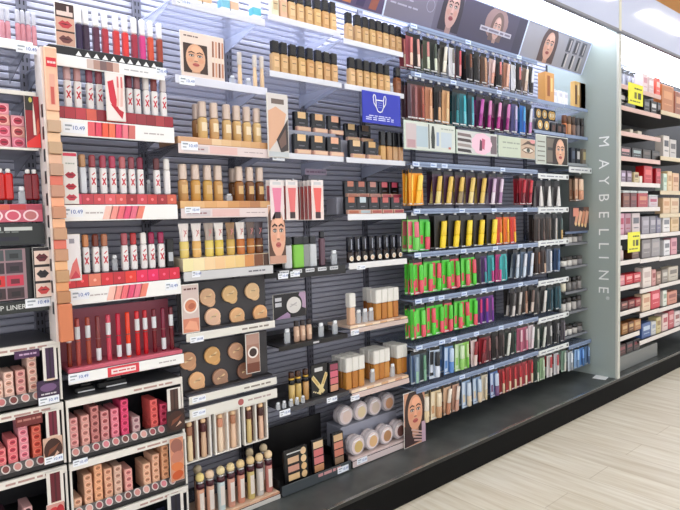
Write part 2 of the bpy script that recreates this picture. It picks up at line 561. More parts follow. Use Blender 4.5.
# ---- small product meshes (cached, base centre at 0,0,0, front towards -y)
def k_cyl(r, h, mat, sq=1.0, z0=0, top=1.0, ch=.0015, n=14):
    return cached(('cyl', r, h, mat.name, sq, z0, top, ch), lambda b: b.lathe([(r-ch, z0), (r, z0+ch), (r*top, z0+h-ch), (r*top-ch, z0+h)], mat, n, 0, 0, 0, 'z', sq))
def k_box(w, d, h, mat, z0=0, bev=.0015):
    return cached(('box', w, d, h, mat.name, z0, bev), lambda b: b.box(-w/2, w/2, -d/2, d/2, z0, z0+h, mat, bev))

def lip_tube(cap, body, mark, h=.118, r=.0088, capf=.36):
    hb = h*(1-capf)
    ps = [('tube', k_box(r*2, r*1.9, hb, body, 0, .003)), ('cap', k_box(r*1.85, r*1.75, h-hb-.001, cap, hb+.0005, .0035))]
    if mark:
        def mk(b):
            y = -r*.95-.0005
            b.stroke([(-r*.45, hb*.36), (r*.5, hb*.6)], r*.38, y, mark)
            b.stroke([(r*.45, hb*.36), (-r*.5, hb*.6)], r*.38, y-.0002, mark)
            b.stroke([(-r*.3, hb*.72), (r*.4, hb*.8)], r*.3, y, mark)
        ps.append(('printed_mark', cached(('mark', r, hb, mark.name), mk)))
    return ps

def bottle(capm, bodym, labm, h=.115, w=.031, capf=.4, round_=True, d=None, lab=(.35, .75)):
    hb = h*(1-capf)
    d = d or w*.8
    if round_:
        ps = [('bottle', cached(('bot', w, hb, bodym.name), lambda b: b.lathe([(w*.44, 0), (w*.5, .002), (w*.5, hb*.86), (w*.46, hb*.95), (w*.3, hb)], bodym, 16))),
              ('cap', cached(('bcap', w, h, capf, capm.name), lambda b: b.lathe([(w*.43, hb+.0005), (w*.44, hb+.002), (w*.42, h-.004), (w*.38, h)], capm, 16)))]
        lf = lambda b: [b.face([(w*.507*math.sin(a), -w*.507*math.cos(a), hb*lab[0]), (w*.507*math.sin(a+.3), -w*.507*math.cos(a+.3), hb*lab[0]), (w*.507*math.sin(a+.3), -w*.507*math.cos(a+.3), hb*lab[1]), (w*.507*math.sin(a), -w*.507*math.cos(a), hb*lab[1])], labm) for a in (-.6, -.3, 0, .3)]
    else:
        ps = [('bottle', k_box(w, d, hb, bodym, 0, .004)), ('cap', k_box(w*.86, d*.86, h-hb-.0005, capm, hb+.0005, .003))]
        lf = lambda b: (b.rect(-w*.3, w*.3, hb*lab[0], hb*lab[1], -d/2-.0005, labm), greek(b, -w*.25, w*.25, hb*.62, .003, -d/2-.0008, M((70, 60, 52), .5)))
    if labm:
        ps.append(('front_label', cached(('blab', w, hb, labm.name, round_, d), lf)))
    return ps

def pusher(u, v, Y, z, label, w=.017, h=.045):
    x = at(u, v, Y)[0]
    return item('shelf_pusher', [('pusher', cached(('pusher', w, h), lambda b: (b.box(-w/2, w/2, -.006, .006, 0, h*.75, CLEAR, .002), b.box(-w*.4, w*.4, -.007, .004, h*.75, h, M((232, 236, 240), .15), .003))))], label, 'shelf divider', (x, Y, z+.0005), 'clear pushers behind missing products')

def run(us, v, Y, z, kinds, where, name, cat, group, fmt, dz=0, rot=None):
    """one product per photo column; kinds: list of (parts, words)"""
    for i, u in enumerate(us):
        parts, words = kinds[i % len(kinds)]
        x = at(u, v, Y)[0]
        item(name, parts, fmt % (words, ORD[i], where), cat, (x, Y, z+.0005+dz), group, rot(i) if rot else (0, 0, 0))

# ================================================================== LIP COLOUR BAY (x .455 - .835)
A0, A1 = .462, .834
B1 = (A0, A1)
def strip_red(b, w, h):
    cols = [(230, 96, 104), (222, 70, 96), (238, 92, 66), (244, 118, 84), (226, 74, 112), (236, 120, 134), (206, 110, 104)]
    for i, c in enumerate(cols):
        x = -w/2+w*(.25+.055*i)
        b.poly([(x, .004), (x+w*.06, .004), (x+w*.066, h-.004), (x+w*.004, h-.004)], -.0004, M(c, .4))
    greek(b, w*.22, w*.4, h*.5, .004, -.0004, M((180, 170, 170), .5))
def strip_pinkgrad(b, w, h):
    cols = [(244, 190, 176), (240, 150, 140), (236, 108, 116), (224, 78, 116), (230, 110, 134), (232, 128, 110)]
    for i, c in enumerate(cols):
        x = -w/2+w*(.36+.055*i)
        b.poly([(x-.01, .004), (x+w*.06-.01, .004), (x+w*.066, h-.004), (x+w*.004, h-.004)], -.0004, M(c, .4))
    greek(b, -w*.3, -w*.16, h*.5, .004, -.0004, M((180, 170, 170), .5))
def strip_dusk(b, w, h):
    for i, c in enumerate([(206, 186, 178), (176, 140, 128), (120, 96, 96), (150, 110, 100), (204, 170, 156)]):
        b.rect(-w*.2+i*w*.055, -w*.2+(i+1)*w*.055, .004, h-.002, -.0004, M(c, .4))
    greek(b, w*.12, w*.34, h*.5, .004, -.0004, M((176, 176, 180), .5))
def chips(cols, dots=True):
    def f(b, w, h, rh):
        n = len(cols)
        for i, c in enumerate(cols):
            x0 = -w/2+w*i/n
            b.rect(x0+.0006, x0+w/n-.0006, h+.002, h+rh-.001, .0046, M(c, .35))
            if dots:
                b.ell(x0+w/n/2, h+rh*.5, .0045, .0045, .0042, M(tuple(min(255, q+60) for q in c), .35), 10)
    return f
z1 = shelf(A0-.005, .81, 1.665, .034, 'white shelf strip under the liquid lip colours, topmost in the lip bay', WHITE, prints=strip_dusk, riser=(.026, SOFTBLACK),
           rprints=lambda b, w, h, rh: [b.poly([(-w/2+.075+i*.0255, h+.004), (-w/2+.093+i*.0255, h+.004), (-w/2+.084+i*.0255, h+rh-.008)], .0046, WHITE) for i in range(10)])
z2 = shelf(A0, A1, 1.465, .050, 'white lip shelf with red and pink shade print and price tag at left', WHITE, prints=strip_red, riser=(.036, M((70, 30, 34), .4)),
           rprints=chips([(150, 40, 52), (170, 50, 60), (186, 60, 70), (210, 92, 76), (140, 34, 46), (196, 80, 70), (190, 50, 70), (160, 44, 58), (150, 50, 60), (140, 40, 50), (170, 60, 66), (150, 36, 50)], False))
z3 = shelf(A0, A1, 1.215, .048, 'white lip shelf with pink gradient print, level with the eye', WHITE, prints=strip_pinkgrad, riser=(.034, M((80, 30, 40), .4)),
           rprints=chips([(206, 96, 110), (206, 70, 96), (186, 60, 72), (198, 70, 76), (220, 92, 96), (210, 84, 80), (160, 40, 46), (206, 70, 80), (196, 60, 60), (160, 44, 48), (204, 92, 70)]))
z4 = shelf(A0, A1, .965, .050, 'white lip shelf with coral print and price tags at both ends', WHITE, prints=strip_pinkgrad, riser=(.040, M((80, 20, 30), .4)),
           rprints=chips([(206, 50, 56), (200, 40, 44), (220, 120, 96), (206, 44, 52), (190, 40, 52), (226, 56, 46), (226, 40, 84), (226, 30, 90), (206, 30, 66), (210, 30, 60)]))
def strip_sale(b, w, h):
    b.rect(-w*.19, w*.08, .001, h-.001, -.0004, M((216, 60, 72), .4))
    b.rect(-w*.16, w*.05, h*.25, h*.75, -.0008, M((240, 224, 222), .4))
    greek(b, -w*.145, w*.04, h*.5, .004, -.0012, M((204, 50, 60), .5))
    greek(b, w*.26, w*.42, h*.5, .004, -.0004, M((176, 170, 170), .5))
z5 = shelf(A0, A1, .729, .032, 'white lip gloss shelf with a red printed sticker in the middle', WHITE, prints=strip_sale, riser=(.014, M((196, 92, 110), .35)))

# liquid lip colours with white caps
cols1 = [((44, 26, 66), 'inky violet'), ((52, 30, 56), 'dark plum'), ((84, 34, 60), 'burgundy'), ((168, 44, 58), 'wine red'), ((196, 50, 50), 'brick red'), ((214, 48, 46), 'bright red'),
         ((156, 34, 58), 'berry'), ((206, 54, 128), 'fuchsia'), ((206, 74, 44), 'burnt orange'), ((150, 58, 38), 'rust')]
run([79, 86, 96, 105, 116, 125, 134, 142, 150, 159], 40, 1.83, z1, [(lip_tube(M((232, 230, 230), .25), M(c, .3), None, .130, .0092, .40), w) for c, w in cols1],
    'on the topmost lip shelf', 'lip_color_tube', 'lipstick', 'white-capped liquid lip colours', 'white-capped lip tube in %s, %s from left %s')
WB = M((232, 228, 228), .35)
RM = M((200, 44, 62), .5)
caps2 = [((206, 168, 168), 'pale pink'), ((196, 150, 150), 'blush'), ((150, 76, 96), 'mauve'), ((160, 90, 100), 'dusty rose'), ((120, 50, 66), 'plum'), ((150, 100, 104), 'taupe'), ((226, 220, 216), 'white'), ((130, 62, 60), 'brown'), ((206, 196, 196), 'silver pink')]
us2 = [68, 78, 90, 99.5, 129, 137, 146, 154, 163]
run(us2, 100, 1.83, z2, [(lip_tube(M(c, .25), WB, RM, .122, .0098, .34), w) for c, w in caps2], 'on the second lip shelf', 'lip_color_tube', 'lipstick', 'white boxed lip tubes, second shelf', 'white boxed lip tube with %s cap, %s from left %s')
caps3 = [((186, 140, 100), 'caramel'), ((150, 66, 72), 'rosewood'), ((160, 62, 80), 'raspberry'), ((176, 62, 88), 'pink'), ((176, 96, 100), 'nude rose'), ((140, 66, 76), 'mauve'), ((124, 30, 56), 'dark berry'), ((96, 40, 42), 'brown'), ((226, 222, 218), 'white')]
us3 = [83, 93, 103.5, 113, 123, 132, 140.5, 157, 167]
run(us3, 185, 1.83, z3, [(lip_tube(M(c, .25), WB if i else M((214, 216, 222), .2), RM if i not in (0, 8) else None, .119, .0095, .33), w) for i, (c, w) in enumerate(caps3)], 'on the third lip shelf', 'lip_color_tube', 'lipstick', 'white boxed lip tubes, third shelf', 'white boxed lip tube with %s cap, %s from left %s')
caps4 = [((196, 130, 84), 'tan'), ((110, 50, 34), 'brown'), ((170, 110, 80), 'hazel'), ((170, 84, 92), 'rose'), ((176, 44, 46), 'red'), ((230, 226, 222), 'white'), ((150, 20, 68), 'magenta'), ((150, 22, 72), 'deep pink')]
us4 = [86, 96, 105, 125, 134, 144, 152, 161.5]
run(us4, 262, 1.83, z4, [(lip_tube(M(c, .25), WB, RM, .119, .0095, .33), w) for c, w in caps4], 'on the fourth lip shelf', 'lip_color_tube', 'lipstick', 'white boxed lip tubes, fourth shelf', 'white boxed lip tube with %s cap, %s from left %s')
pusher(114.5, 262, 1.845, z4, 'clear pusher in the gap on the fourth lip shelf', .017, .05)
pusher(148.5, 186, 1.86, z3, 'clear pusher in the gap on the third lip shelf', .013, .05)
solid('black_box', lambda b: (b.box(-.011, .011, -.009, .009, 0, .095, BLACK, .002), b.rect(-.008, .008, .02, .05, -.0095, M((180, 184, 190), .4))), 'black boxed tube at the right end of the fourth lip shelf', 'lipstick', (at(170, 262, 1.83)[0], 1.83, z4+.0005))

# glosses
def gloss(col, lab, labpos, h=.145, r=.0072):
    c = M(col, .15)
    z0 = {'top': h*.56, 'mid': h*.52, 'low': h*.04}[labpos]
    ps = [('tube', cached(('gl', col, h, r), lambda b: b.lathe([(r*.9, 0), (r, .002), (r, h*.97), (r*.8, h)], c, 12)))]
    ps.append(('white_label', cached(('gll', h, r, labpos), lambda b: b.lathe([(r*1.04, z0), (r*1.05, z0+.001), (r*1.05, z0+h*.26), (r*1.04, z0+h*.262)], M((216, 218, 222), .3), 12))))
    ps.append(('cap_ring', cached(('glr', h, r), lambda b: b.lathe([(r*1.03, h*.5), (r*1.04, h*.505), (r*1.04, h*.52), (r*1.03, h*.525)], M((120, 60, 64), .3), 12))))
    return ps
gl = [((120, 44, 30), 'mid', 'mahogany'), ((170, 74, 66), 'top', 'terracotta'), ((166, 74, 56), 'top', 'sienna'), ((124, 50, 50), 'low', 'cocoa'), ((206, 70, 92), 'top', 'coral pink'), ((196, 20, 56), 'low', 'crimson'), ((232, 60, 24), 'low', 'orange'),
      ((206, 30, 36), 'top', 'scarlet'), ((186, 24, 36), 'top', 'red'), ((110, 14, 30), 'top', 'dark red'), ((120, 18, 48), 'low', 'wine'), ((104, 20, 34), 'top', 'garnet')]
run([69, 78, 88.5, 98.5, 109, 119, 128.5, 138, 146, 155, 164, 172], 345, 1.835, z5, [(gloss(c, None, p), w) for c, p, w in gl], 'on the gloss shelf', 'lip_gloss', 'lip gloss', 'slim lip glosses in a row', 'slim %s lip gloss tube, %s from left %s')
# rosy backing board of the gloss shelf
solid('backing_board', lambda b: b.box(-.178, .178, 0, .004, 0, .165, M((150, 72, 88), .4)), 'rosy backing board behind the slim lip glosses', 'backing board', (.648, 1.90, z5+.0005))

# picture cards of this bay
def card(name, u0, v0, u1, v1, Y, label, fn, mat=OFFW, th=.004, rot=(0, 0, 0), cat='picture card', zb=None):
    """upright card whose photo box is (u0,v0)-(u1,v1)"""
    um = (u0+u1)/2
    x0, _ = at(u0, (v0+v1)/2, Y); x1, _ = at(u1, (v0+v1)/2, Y)
    zt = at(um, v0, Y)[1]; zz = at(um, v1, Y)[1] if zb is None else zb
    w, h = x1-x0, zt-zz
    def f(b):
        b.box(-w/2, w/2, 0, th, 0, h, mat, .0008)
        b.clip = (-w*.49, w*.49, h*.005, h*.995)
        fn(b, w, h)
    return solid(name, f, label, cat, ((x0+x1)/2, Y, zz), 'picture cards on the shelves', rot)
Y0 = -.0005
def c_lips3(b, w, h):
    b.rect(-w*.46, w*.46, h*.02, h*.98, Y0, M((58, 36, 34), .4))
    b.rect(-w*.4, w*.4, h*.70, h*.80, Y0-.0003, M((226, 200, 190), .4))
    b.rect(w*.1, w*.22, h*.72, h*.93, Y0-.0006, M((220, 196, 190), .4))
    b.rect(-w*.46, w*.46, h*.36, h*.66, Y0-.0003, M((206, 160, 140), .4))
    lipsprint(b, 0, h*.51, w*.36, h*.1, Y0-.0006, (186, 56, 66))
    b.rect(-w*.46, w*.46, h*.02, h*.32, Y0-.0003, M((200, 156, 136), .4))
    lipsprint(b, 0, h*.17, w*.36, h*.1, Y0-.0006, (104, 56, 56))
card('picture_card', 55, 3, 75, 47, 1.812, 'dark card of stacked lip photos left of the white-capped lip tubes', c_lips3, zb=z1+.0005-.0)
def c_swoosh(b, w, h):
    b.rect(-w*.45, w*.45, h*.02, h*.98, Y0, M((240, 226, 222), .4))
    b.poly([(-w*.4, h*.8), (-w*.1, h*.85), (w*.1, h*.3), (w*.35, h*.1), (-w*.1, h*.25), (-w*.3, h*.4)], Y0-.0003, M((206, 40, 62), .4))
    b.poly([(-w*.3, h*.35), (w*.4, h*.2), (w*.3, h*.05)], Y0-.0005, M((190, 30, 50), .4))
    for k in (.02, .22):
        b.poly([(w*k, h*.3), (w*(k+.14), h*.32), (w*(k+.18), h*.7), (w*(k+.06), h*.7)], Y0-.0008, M((230, 190, 180), .4))
        b.poly([(w*(k+.06), h*.7), (w*(k+.17), h*.7), (w*(k+.16), h*.93), (w*(k+.07), h*.93)], Y0-.0008, M((216, 120, 120), .4))
card('picture_card', 106, 73, 125, 121, 1.797-.006, 'white card with red brushstroke among the boxed lip tubes', c_swoosh)
def c_lips2(b, w, h):
    b.rect(-w*.45, w*.45, h*.02, h*.98, Y0, M((226, 224, 220), .4))
    b.rect(-w*.45, w*.45, h*.92, h*.98, Y0-.0003, M((206, 60, 84), .4))
    greek(b, -w*.3, w*.3, h*.78, .004, Y0-.0003, M((160, 170, 160), .4))
    for k, c in ((.56, (170, 36, 56)), (.34, (180, 30, 50)), (.13, (196, 60, 76))):
        lipsprint(b, 0, h*k, w*.38, h*.07, Y0-.0003, c)
card('picture_card', 63, 152, 78, 204, 1.80, 'white card of three red lips at left of the third lip shelf', c_lips2)
def c_tri(b, w, h):
    b.rect(-w*.45, w*.45, h*.02, h*.98, Y0, M((232, 230, 232), .4))
    b.poly([(-w*.4, h*.04), (w*.42, h*.1), (w*.2, h*.5), (-w*.1, h*.36)], Y0-.0003, M((222, 116, 112), .4))
    b.poly([(-w*.3, h*.04), (w*.42, h*.06), (w*.1, h*.22)], Y0-.0006, M((200, 60, 76), .4))
    b.rect(-w*.25, w*.1, h*.8, h*.9, Y0-.0003, M((150, 150, 160), .4))
card('picture_card', 66, 234, 81, 281, 1.80, 'white card with coral shapes at left of the fourth lip shelf', c_tri)

price(74, 128, 1.8003, 'price tag at left of the second lip shelf strip', .06, .03)
price(72, 212, 1.8003, 'price tag at left of the third lip shelf strip', .06, .03)
price(80, 295, 1.8003, 'price tag at left of the fourth lip shelf strip', .05, .028)
price(171, 286, 1.8003, 'price tag at right end of the fourth lip shelf strip', .04, .026)
price(161, 69, 1.8003, 'price tag at right end of the topmost lip shelf strip', .035, .024)
price(79, 377, 1.8003, 'price tag at left end of the gloss shelf strip', .06, .024)

# ---- lipstick box racks
def rack(x0, x1, zb, zt, label, frame=OFFW, cols=12, legs=0):
    w = x1-x0
    h = zt-zb
    t = thing('lipstick_rack', label, 'display rack', ((x0+x1)/2, YF, zb), 'white framed lipstick racks')
    part('top_board', lambda b: (b.box(-w/2, w/2, 0, .012, h-.022, h, frame, .001), b.box(-w/2+.004, w/2-.004, .012, .24, h-.006, h, M((70, 70, 74), .4)), greek(b, w*.05, w*.4, h-.011, .006, -.0005, M((176, 140, 132), .5))), t)
    part('side_wall', lambda b: (b.box(-w/2, -w/2+.006, .001, .006, 0, h-.0225, frame), b.box(-w/2, -w/2+.006, .0062, .24, 0, h-.0225, DGREY)), t)
    part('side_wall', lambda b: (b.box(w/2-.006, w/2, .001, .006, 0, h-.0225, frame), b.box(w/2-.006, w/2, .0062, .24, 0, h-.0225, DGREY)), t)
    part('back_wall', lambda b: b.box(-w/2+.0065, w/2-.0065, .232, .239, .0, h-.0225, M((44, 42, 46), .5)), t)
    part('bottom_board', lambda b: b.box(-w/2+.0065, w/2-.0065, .004, .231, 0, .016, SOFTBLACK), t)
    if legs:
        for k in (-1, 1):
            part('leg', lambda b: b.box(k*w/2-k*.006-.006, k*w/2-k*.006+.006, .02, .22, -legs, -.0005, DGREY), t)
    def rings(b):
        b.face([(-w/2+.007, .002, .0125), (w/2-.007, .002, .0125), (w/2-.007, .016, .034), (-w/2+.007, .016, .034)], M((84, 78, 78), .3))
        b.face([(-w/2+.007, .0165, .034), (w/2-.007, .0165, .034), (w/2-.007, .0165, .0125), (-w/2+.007, .0165, .0125)], SOFTBLACK)
        for i in range(cols):
            cx = -w/2+.022+i*.0298
            if cx > w/2-.05:
                break
            c = [(206, 150, 140), (196, 130, 124), (120, 60, 56), (190, 110, 110), (206, 120, 130), (150, 70, 76)][(i*5+int(zb*100)) % 6]
            pts = [(cx+.0115*math.cos(a), .0015+.014*(.5+.5*math.sin(a))-.0008, .0125+.0215*(.5+.5*math.sin(a))+.0004) for a in [2*math.pi*k/14 for k in range(14)]]
            b.face(pts, M((208, 200, 194), .3))
            pts = [(cx+.0085*math.cos(a), .0015+.014*(.5+.37*math.sin(a))-.0016, .0125+.0215*(.5+.37*math.sin(a))+.0008) for a in [2*math.pi*k/14 for k in range(14)]]
            b.face(pts, M(c, .3))
    part('shade_rings', rings, t)
    return zb+.012
def lip_box(body, lab, s=.0240, h=.0214, d=.075):
    return [('box', k_box(s, d, h, M(body, .45), 0, .0012)),
            ('end_label', cached(('ring', body, lab, s, h), lambda b: (b.ell(0, h/2, s*.42, h*.42, -d/2-.0004, M(tuple(min(255, q+24) for q in body), .4), 12), b.ell(0, h/2, s*.32, h*.32, -d/2-.0008, M(lab, .35), 12), b.rect(-s*.2, s*.2, h*.44, h*.56, -d/2-.0011, M(tuple(int(q*.55) for q in lab), .4)))))]
def stacks(us, counts, v, zb, pal, where, first=0, YY=1.858):
    for i, (u, n) in enumerate(zip(us, counts)):
        x = at(u, v, YY-.0375)[0]
        body, lab, word = pal[i % len(pal)]
        for k in range(n):
            lev = 'bottom' if k == 0 else ('topmost' if k == n-1 else ORD[k]+' up')
            item('lipstick_box', lip_box(body, lab), '%s lipstick box, %s in %s column from left %s' % (word, lev, ORD[i+first], where), 'lipstick box', (x+random.uniform(-.0006, .0006), YY, zb+.0005+.004+k*.0217), 'stacked lipstick boxes', (0, 0, random.uniform(-.02, .02)))
def tube_stand(zb):
    pass
P1 = [((222, 160, 156), (206, 120, 120), 'rosy'), ((216, 160, 150), (190, 120, 112), 'beige pink'), ((190, 120, 116), (140, 66, 66), 'brown pink'), ((206, 140, 140), (170, 80, 84), 'dusty pink'),
      ((222, 130, 146), (200, 84, 106), 'pink'), ((216, 66, 110), (186, 30, 76), 'hot pink'), ((190, 160, 160), (150, 100, 110), 'grey pink'), ((222, 96, 92), (196, 56, 56), 'coral'), ((206, 70, 100), (160, 40, 66), 'berry')]
P2 = [((226, 180, 150), (206, 140, 110), 'peach'), ((226, 176, 146), (204, 140, 106), 'apricot'), ((230, 170, 130), (210, 140, 100), 'orange beige'), ((222, 170, 140), (200, 130, 100), 'tan'),
      ((216, 180, 160), (190, 140, 120), 'sand'), ((222, 160, 150), (200, 110, 110), 'salmon')]
zr = rack(A0-.008, A1-.012, .497, .683, 'white lipstick rack of pink boxes under the gloss shelf')
stacks([74.5, 86, 96, 106, 116, 126, 137, 155.5, 165], [5, 5, 6, 5, 5, 6, 3, 5, 4], 440, zr, P1, 'of the pink rack')
zr2 = rack(A0-.008, A1-.008, .312, .490, 'white lipstick rack of peach boxes below the pink rack')
stacks([77, 88.5, 99, 109, 119, 129.5, 148, 157, 166.5], [2, 5, 6, 5, 5, 4, 4, 5, 6], 490, zr2, P2, 'of the peach rack')
zr3 = rack(A0-.008, A1-.008, .131, .305, 'white lipstick rack with dark inside at the bottom of the lip bay')

def choc(b, w, h, c1=(60, 30, 24), c2=(120, 66, 46)):
    b.ell(0, h*.5, w*.48, h*.46, Y0, M(c1, .3), 18)
    b.poly([(-w*.3, h*.3), (w*.1, h*.5), (w*.35, h*.75), (w*.1, h*.65), (-w*.2, h*.55)], Y0-.0003, M(c2, .3))
    b.poly([(-w*.05, h*.2), (w*.3, h*.35), (w*.2, h*.45)], Y0-.0006, M((206, 170, 150), .3))
def c_tubeband(c):
    def f(b, w, h):
        b.rect(-w*.3, w*.3, h*.04, h*.96, Y0, M(c, .3))
        b.rect(-w*.06, w*.06, h*.04, h*.96, Y0-.0003, M(tuple(int(q*.7) for q in c), .3))
        b.rect(-w*.3, w*.3, h*.04, h*.1, Y0-.0004, M((216, 190, 170), .4))
    return f
card('picture_card', 167.5, 388, 181, 413, 1.79, 'white framed brown lipstick card at right of the pink rack', c_tubeband((76, 50, 44)))
card('picture_card', 167, 410, 185, 431, 1.785, 'dark chocolate swatch card at right of the pink rack', choc, M((40, 24, 22), .4))
def c_petal(b, w, h):
    b.rect(-w*.48, w*.48, h*.01, h*.99, Y0, M((206, 140, 110), .4))
    b.ell(0, h*.8, w*.42, h*.17, Y0-.0003, M((150, 96, 84), .35), 16, .3)
    b.ell(w*.03, h*.55, w*.46, h*.13, Y0-.0006, M((190, 124, 104), .35), 16, .45)
    b.ell(0, h*.33, w*.44, h*.1, Y0-.0009, M((214, 120, 70), .35), 16, -.2)
    b.ell(0, h*.14, w*.4, h*.1, Y0-.0012, M((196, 84, 40), .35), 16, .2)
card('picture_card', 170, 437, 184, 481, 1.79, 'tall card of brown and orange swatches at right of the peach rack', c_petal)
for u, w_ in ((143, 'left'), (160, 'right')):
    solid('lipstick_card', lambda b: (b.box(-.016, .016, 0, .004, 0, .075, M((34, 36, 60), .4)), b.rect(-.010, .010, .035, .05, Y0, M((196, 190, 196), .4)), b.rect(-.008, .008, .012, .026, Y0, M((206, 206, 210), .4))), 'dark blue card in the bottom lip rack, %s of the two' % w_, 'picture card', (at(u, 505, 1.84)[0], 1.84, .165))
card('picture_card', 168, 493, 184, 528, 1.79, 'white framed black card at right of the bottom lip rack', c_tubeband((26, 24, 44)))
price(80, 455, 1.8003, 'price tag under the left columns of the pink rack', .042, .02, z=.5015-.012)
solid('display_topper', lambda b: (b.box(-.03, .03, -.008, .008, 0, .02, BLACK, .004), b.box(-.012, .02, -.009, .006, .02, .03, BLACK, .003), b.rect(-.02, .03, .002, .006, -.0085, WHITE)), 'black clip lying on the pink rack top board, left one', 'clip', (at(84, 393, 1.86)[0], 1.86, .6835))
solid('display_topper', lambda b: (b.box(-.045, .045, -.008, .008, 0, .022, BLACK, .004), b.box(-.02, .03, -.009, .006, .022, .034, BLACK, .003), b.rect(-.02, .045, .002, .006, -.0085, WHITE)), 'wider black clip lying on the pink rack top board, right one', 'clip', (at(112, 388, 1.86)[0], 1.86, .6835))

# ---- stepped shade ladder between the two left bays
lx = .447
lad = thing('shade_ladder', 'tall peach ladder of stepped shade blocks between the two left bays', 'shade display', (lx, 1.76, .87))
part('side_board', lambda b: (b.box(-.018, -.012, 0, .07, 0, .83, M((226, 216, 210), .4)), [b.box(-.0195, -.0181, .006, .02, .08+i*.062, .115+i*.062, BLACK) for i in range(10)]), lad)
def sign(b):
    b.box(-.0115, .021, -.012, .05, .655, .83, M((238, 190, 160), .45), .002)
    b.rect(-.008, .018, .775, .80, -.0125, M((214, 40, 56), .4))
    greek(b, -.005, .016, .787, .006, -.0128, M((244, 210, 206), .5), (.3, .3, .3))
    b.rect(-.002, .012, .67, .755, -.0125, M((230, 170, 150), .4))
    b.rect(.0, .009, .672, .72, -.0128, M((200, 90, 80), .4))
part('header_box', sign, lad)
pal = [(246, 206, 170), (240, 200, 160), (236, 190, 160), (242, 180, 150), (244, 176, 138), (240, 186, 146), (240, 180, 140), (236, 184, 136), (226, 160, 110)]
for i in range(9):
    z = .655-.0605*(i+1)
    c = pal[i]
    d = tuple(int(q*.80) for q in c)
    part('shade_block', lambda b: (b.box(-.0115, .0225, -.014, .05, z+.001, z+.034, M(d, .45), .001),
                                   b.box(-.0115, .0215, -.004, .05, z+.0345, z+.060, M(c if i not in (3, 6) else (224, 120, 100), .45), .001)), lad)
part('end_block', lambda b: b.box(-.0115, .0245, -.016, .05, .0, .109, M((206, 122, 82), .45), .002), lad, label='plain tan block at the foot')

# ================================================================== FOUNDATION BAY (x .838 - 1.205)
C0, C1 = .840, 1.206
PINKW = M((222, 206, 204), .35)
def strip_rose(b, w, h):
    b.rect(-w*.45, -w*.2, h*.2, h*.8, -.0004, M((206, 196, 198), .4))
    greek(b, -w*.44, -w*.24, h*.5, .005, -.0008, M((156, 112, 116), .5))
    b.rect(-w*.18, w*.12, h*.12, h*.9, -.0004, M((224, 186, 180), .4))
    greek(b, w*.2, w*.42, h*.5, .003, -.0004, M((170, 150, 150), .5))
def swatch(cols, x0=-.5, x1=.5):
    def f(b, w, h, rh):
        n = len(cols)
        for i, c in enumerate(cols):
            a = w*(x0+(x1-x0)*i/n); e = w*(x0+(x1-x0)*(i+1)/n)
            b.rect(a+.0006, e-.0006, h+.002, h+rh-.001, .0046, M(c, .4))
    return f
f0 = shelf(C0, C1, 1.915, .026, 'topmost clear shelf of the foundation bay, cut by the frame', M((214, 216, 230), .25), PLATE_L)
f1 = shelf(C0, C1, 1.665, .027, 'clear shelf with the model card and concealer sticks', M((214, 216, 228), .25), PLATE_L)
f2 = shelf(C0, C1, 1.434, .033, 'rose printed shelf under the champagne-capped bottles, upper one', PINKW, PLATE_D, prints=strip_rose, riser=(.024, M((206, 160, 120), .4)), rprints=swatch([(226, 196, 156), (222, 186, 140), (216, 176, 128), (212, 168, 118), (206, 160, 110), (196, 146, 96)], -.15, .5))
f3 = shelf(C0, C1, 1.217, .033, 'rose printed shelf under the champagne-capped bottles, lower one', PINKW, PLATE_D, prints=strip_rose, riser=(.026, M((206, 150, 100), .4)), rprints=swatch([(220, 176, 120), (224, 180, 128), (216, 164, 108), (222, 170, 116), (206, 150, 92), (196, 136, 86), (176, 120, 80), (206, 160, 110)]))
f4 = shelf(C0, C1, 1.004, .031, 'grey strip shelf under the flared cream tubes', M((200, 200, 202), .3), PLATE_D, prints=lambda b, w, h: greek(b, w*.2, w*.4, h*.5, .005, -.0004, M((90, 90, 100), .5)), riser=(.046, M((226, 210, 180), .4)), rprints=swatch([(236, 224, 170), (238, 222, 176), (238, 206, 160), (236, 196, 146), (236, 202, 140), (230, 196, 130), (206, 140, 80), (120, 72, 44), (70, 44, 34)]))
f5 = shelf(C0, C1, .797, .028, 'white strip shelf under the upper rows of round compacts', M((222, 220, 212), .35), PLATE_D, prints=lambda b, w, h: greek(b, w*.1, w*.42, h*.5, .006, -.0004, M((130, 120, 112), .5)))
f6 = shelf(C0, C1, .579, .028, 'white strip shelf under the lower rows of round compacts', M((222, 220, 212), .35), PLATE_D, prints=lambda b, w, h: greek(b, w*.1, w*.42, h*.5, .006, -.0004, M((130, 120, 112), .5)))
f7 = shelf(C0, C1, .1294, .016, 'bottom shelf under the sponge-tip concealers', M((200, 196, 190), .35), PLATE_D, ends=False, riser=(.012, M((206, 176, 150), .4)), rprints=swatch([(232, 206, 176), (236, 196, 170), (222, 190, 160), (226, 176, 140), (206, 160, 130), (222, 180, 150), (206, 150, 120), (190, 140, 110)]))

# topmost row, mostly above the frame
for i, (u, c, w_) in enumerate([(196, (226, 196, 150), 'cream'), (206, (216, 180, 140), 'beige'), (224, (120, 186, 206), 'pale blue'), (233, (232, 180, 150), 'peach'), (255, (90, 180, 196), 'teal')]):
    item('boxed_makeup', [('box', k_box(.034, .03, .09, M((226, 228, 232), .35))), ('color_band', k_box(.0345, .0305, .028, M(c, .35), .012, .001))], 'white box with %s band on the topmost foundation shelf' % w_, 'makeup box', (at(u, 15, 1.83)[0], 1.83, f0+.0005), 'boxes on the topmost foundation shelf')
price(183, 2, 1.8003, 'price tag at left of the topmost foundation shelf', .05, .024)

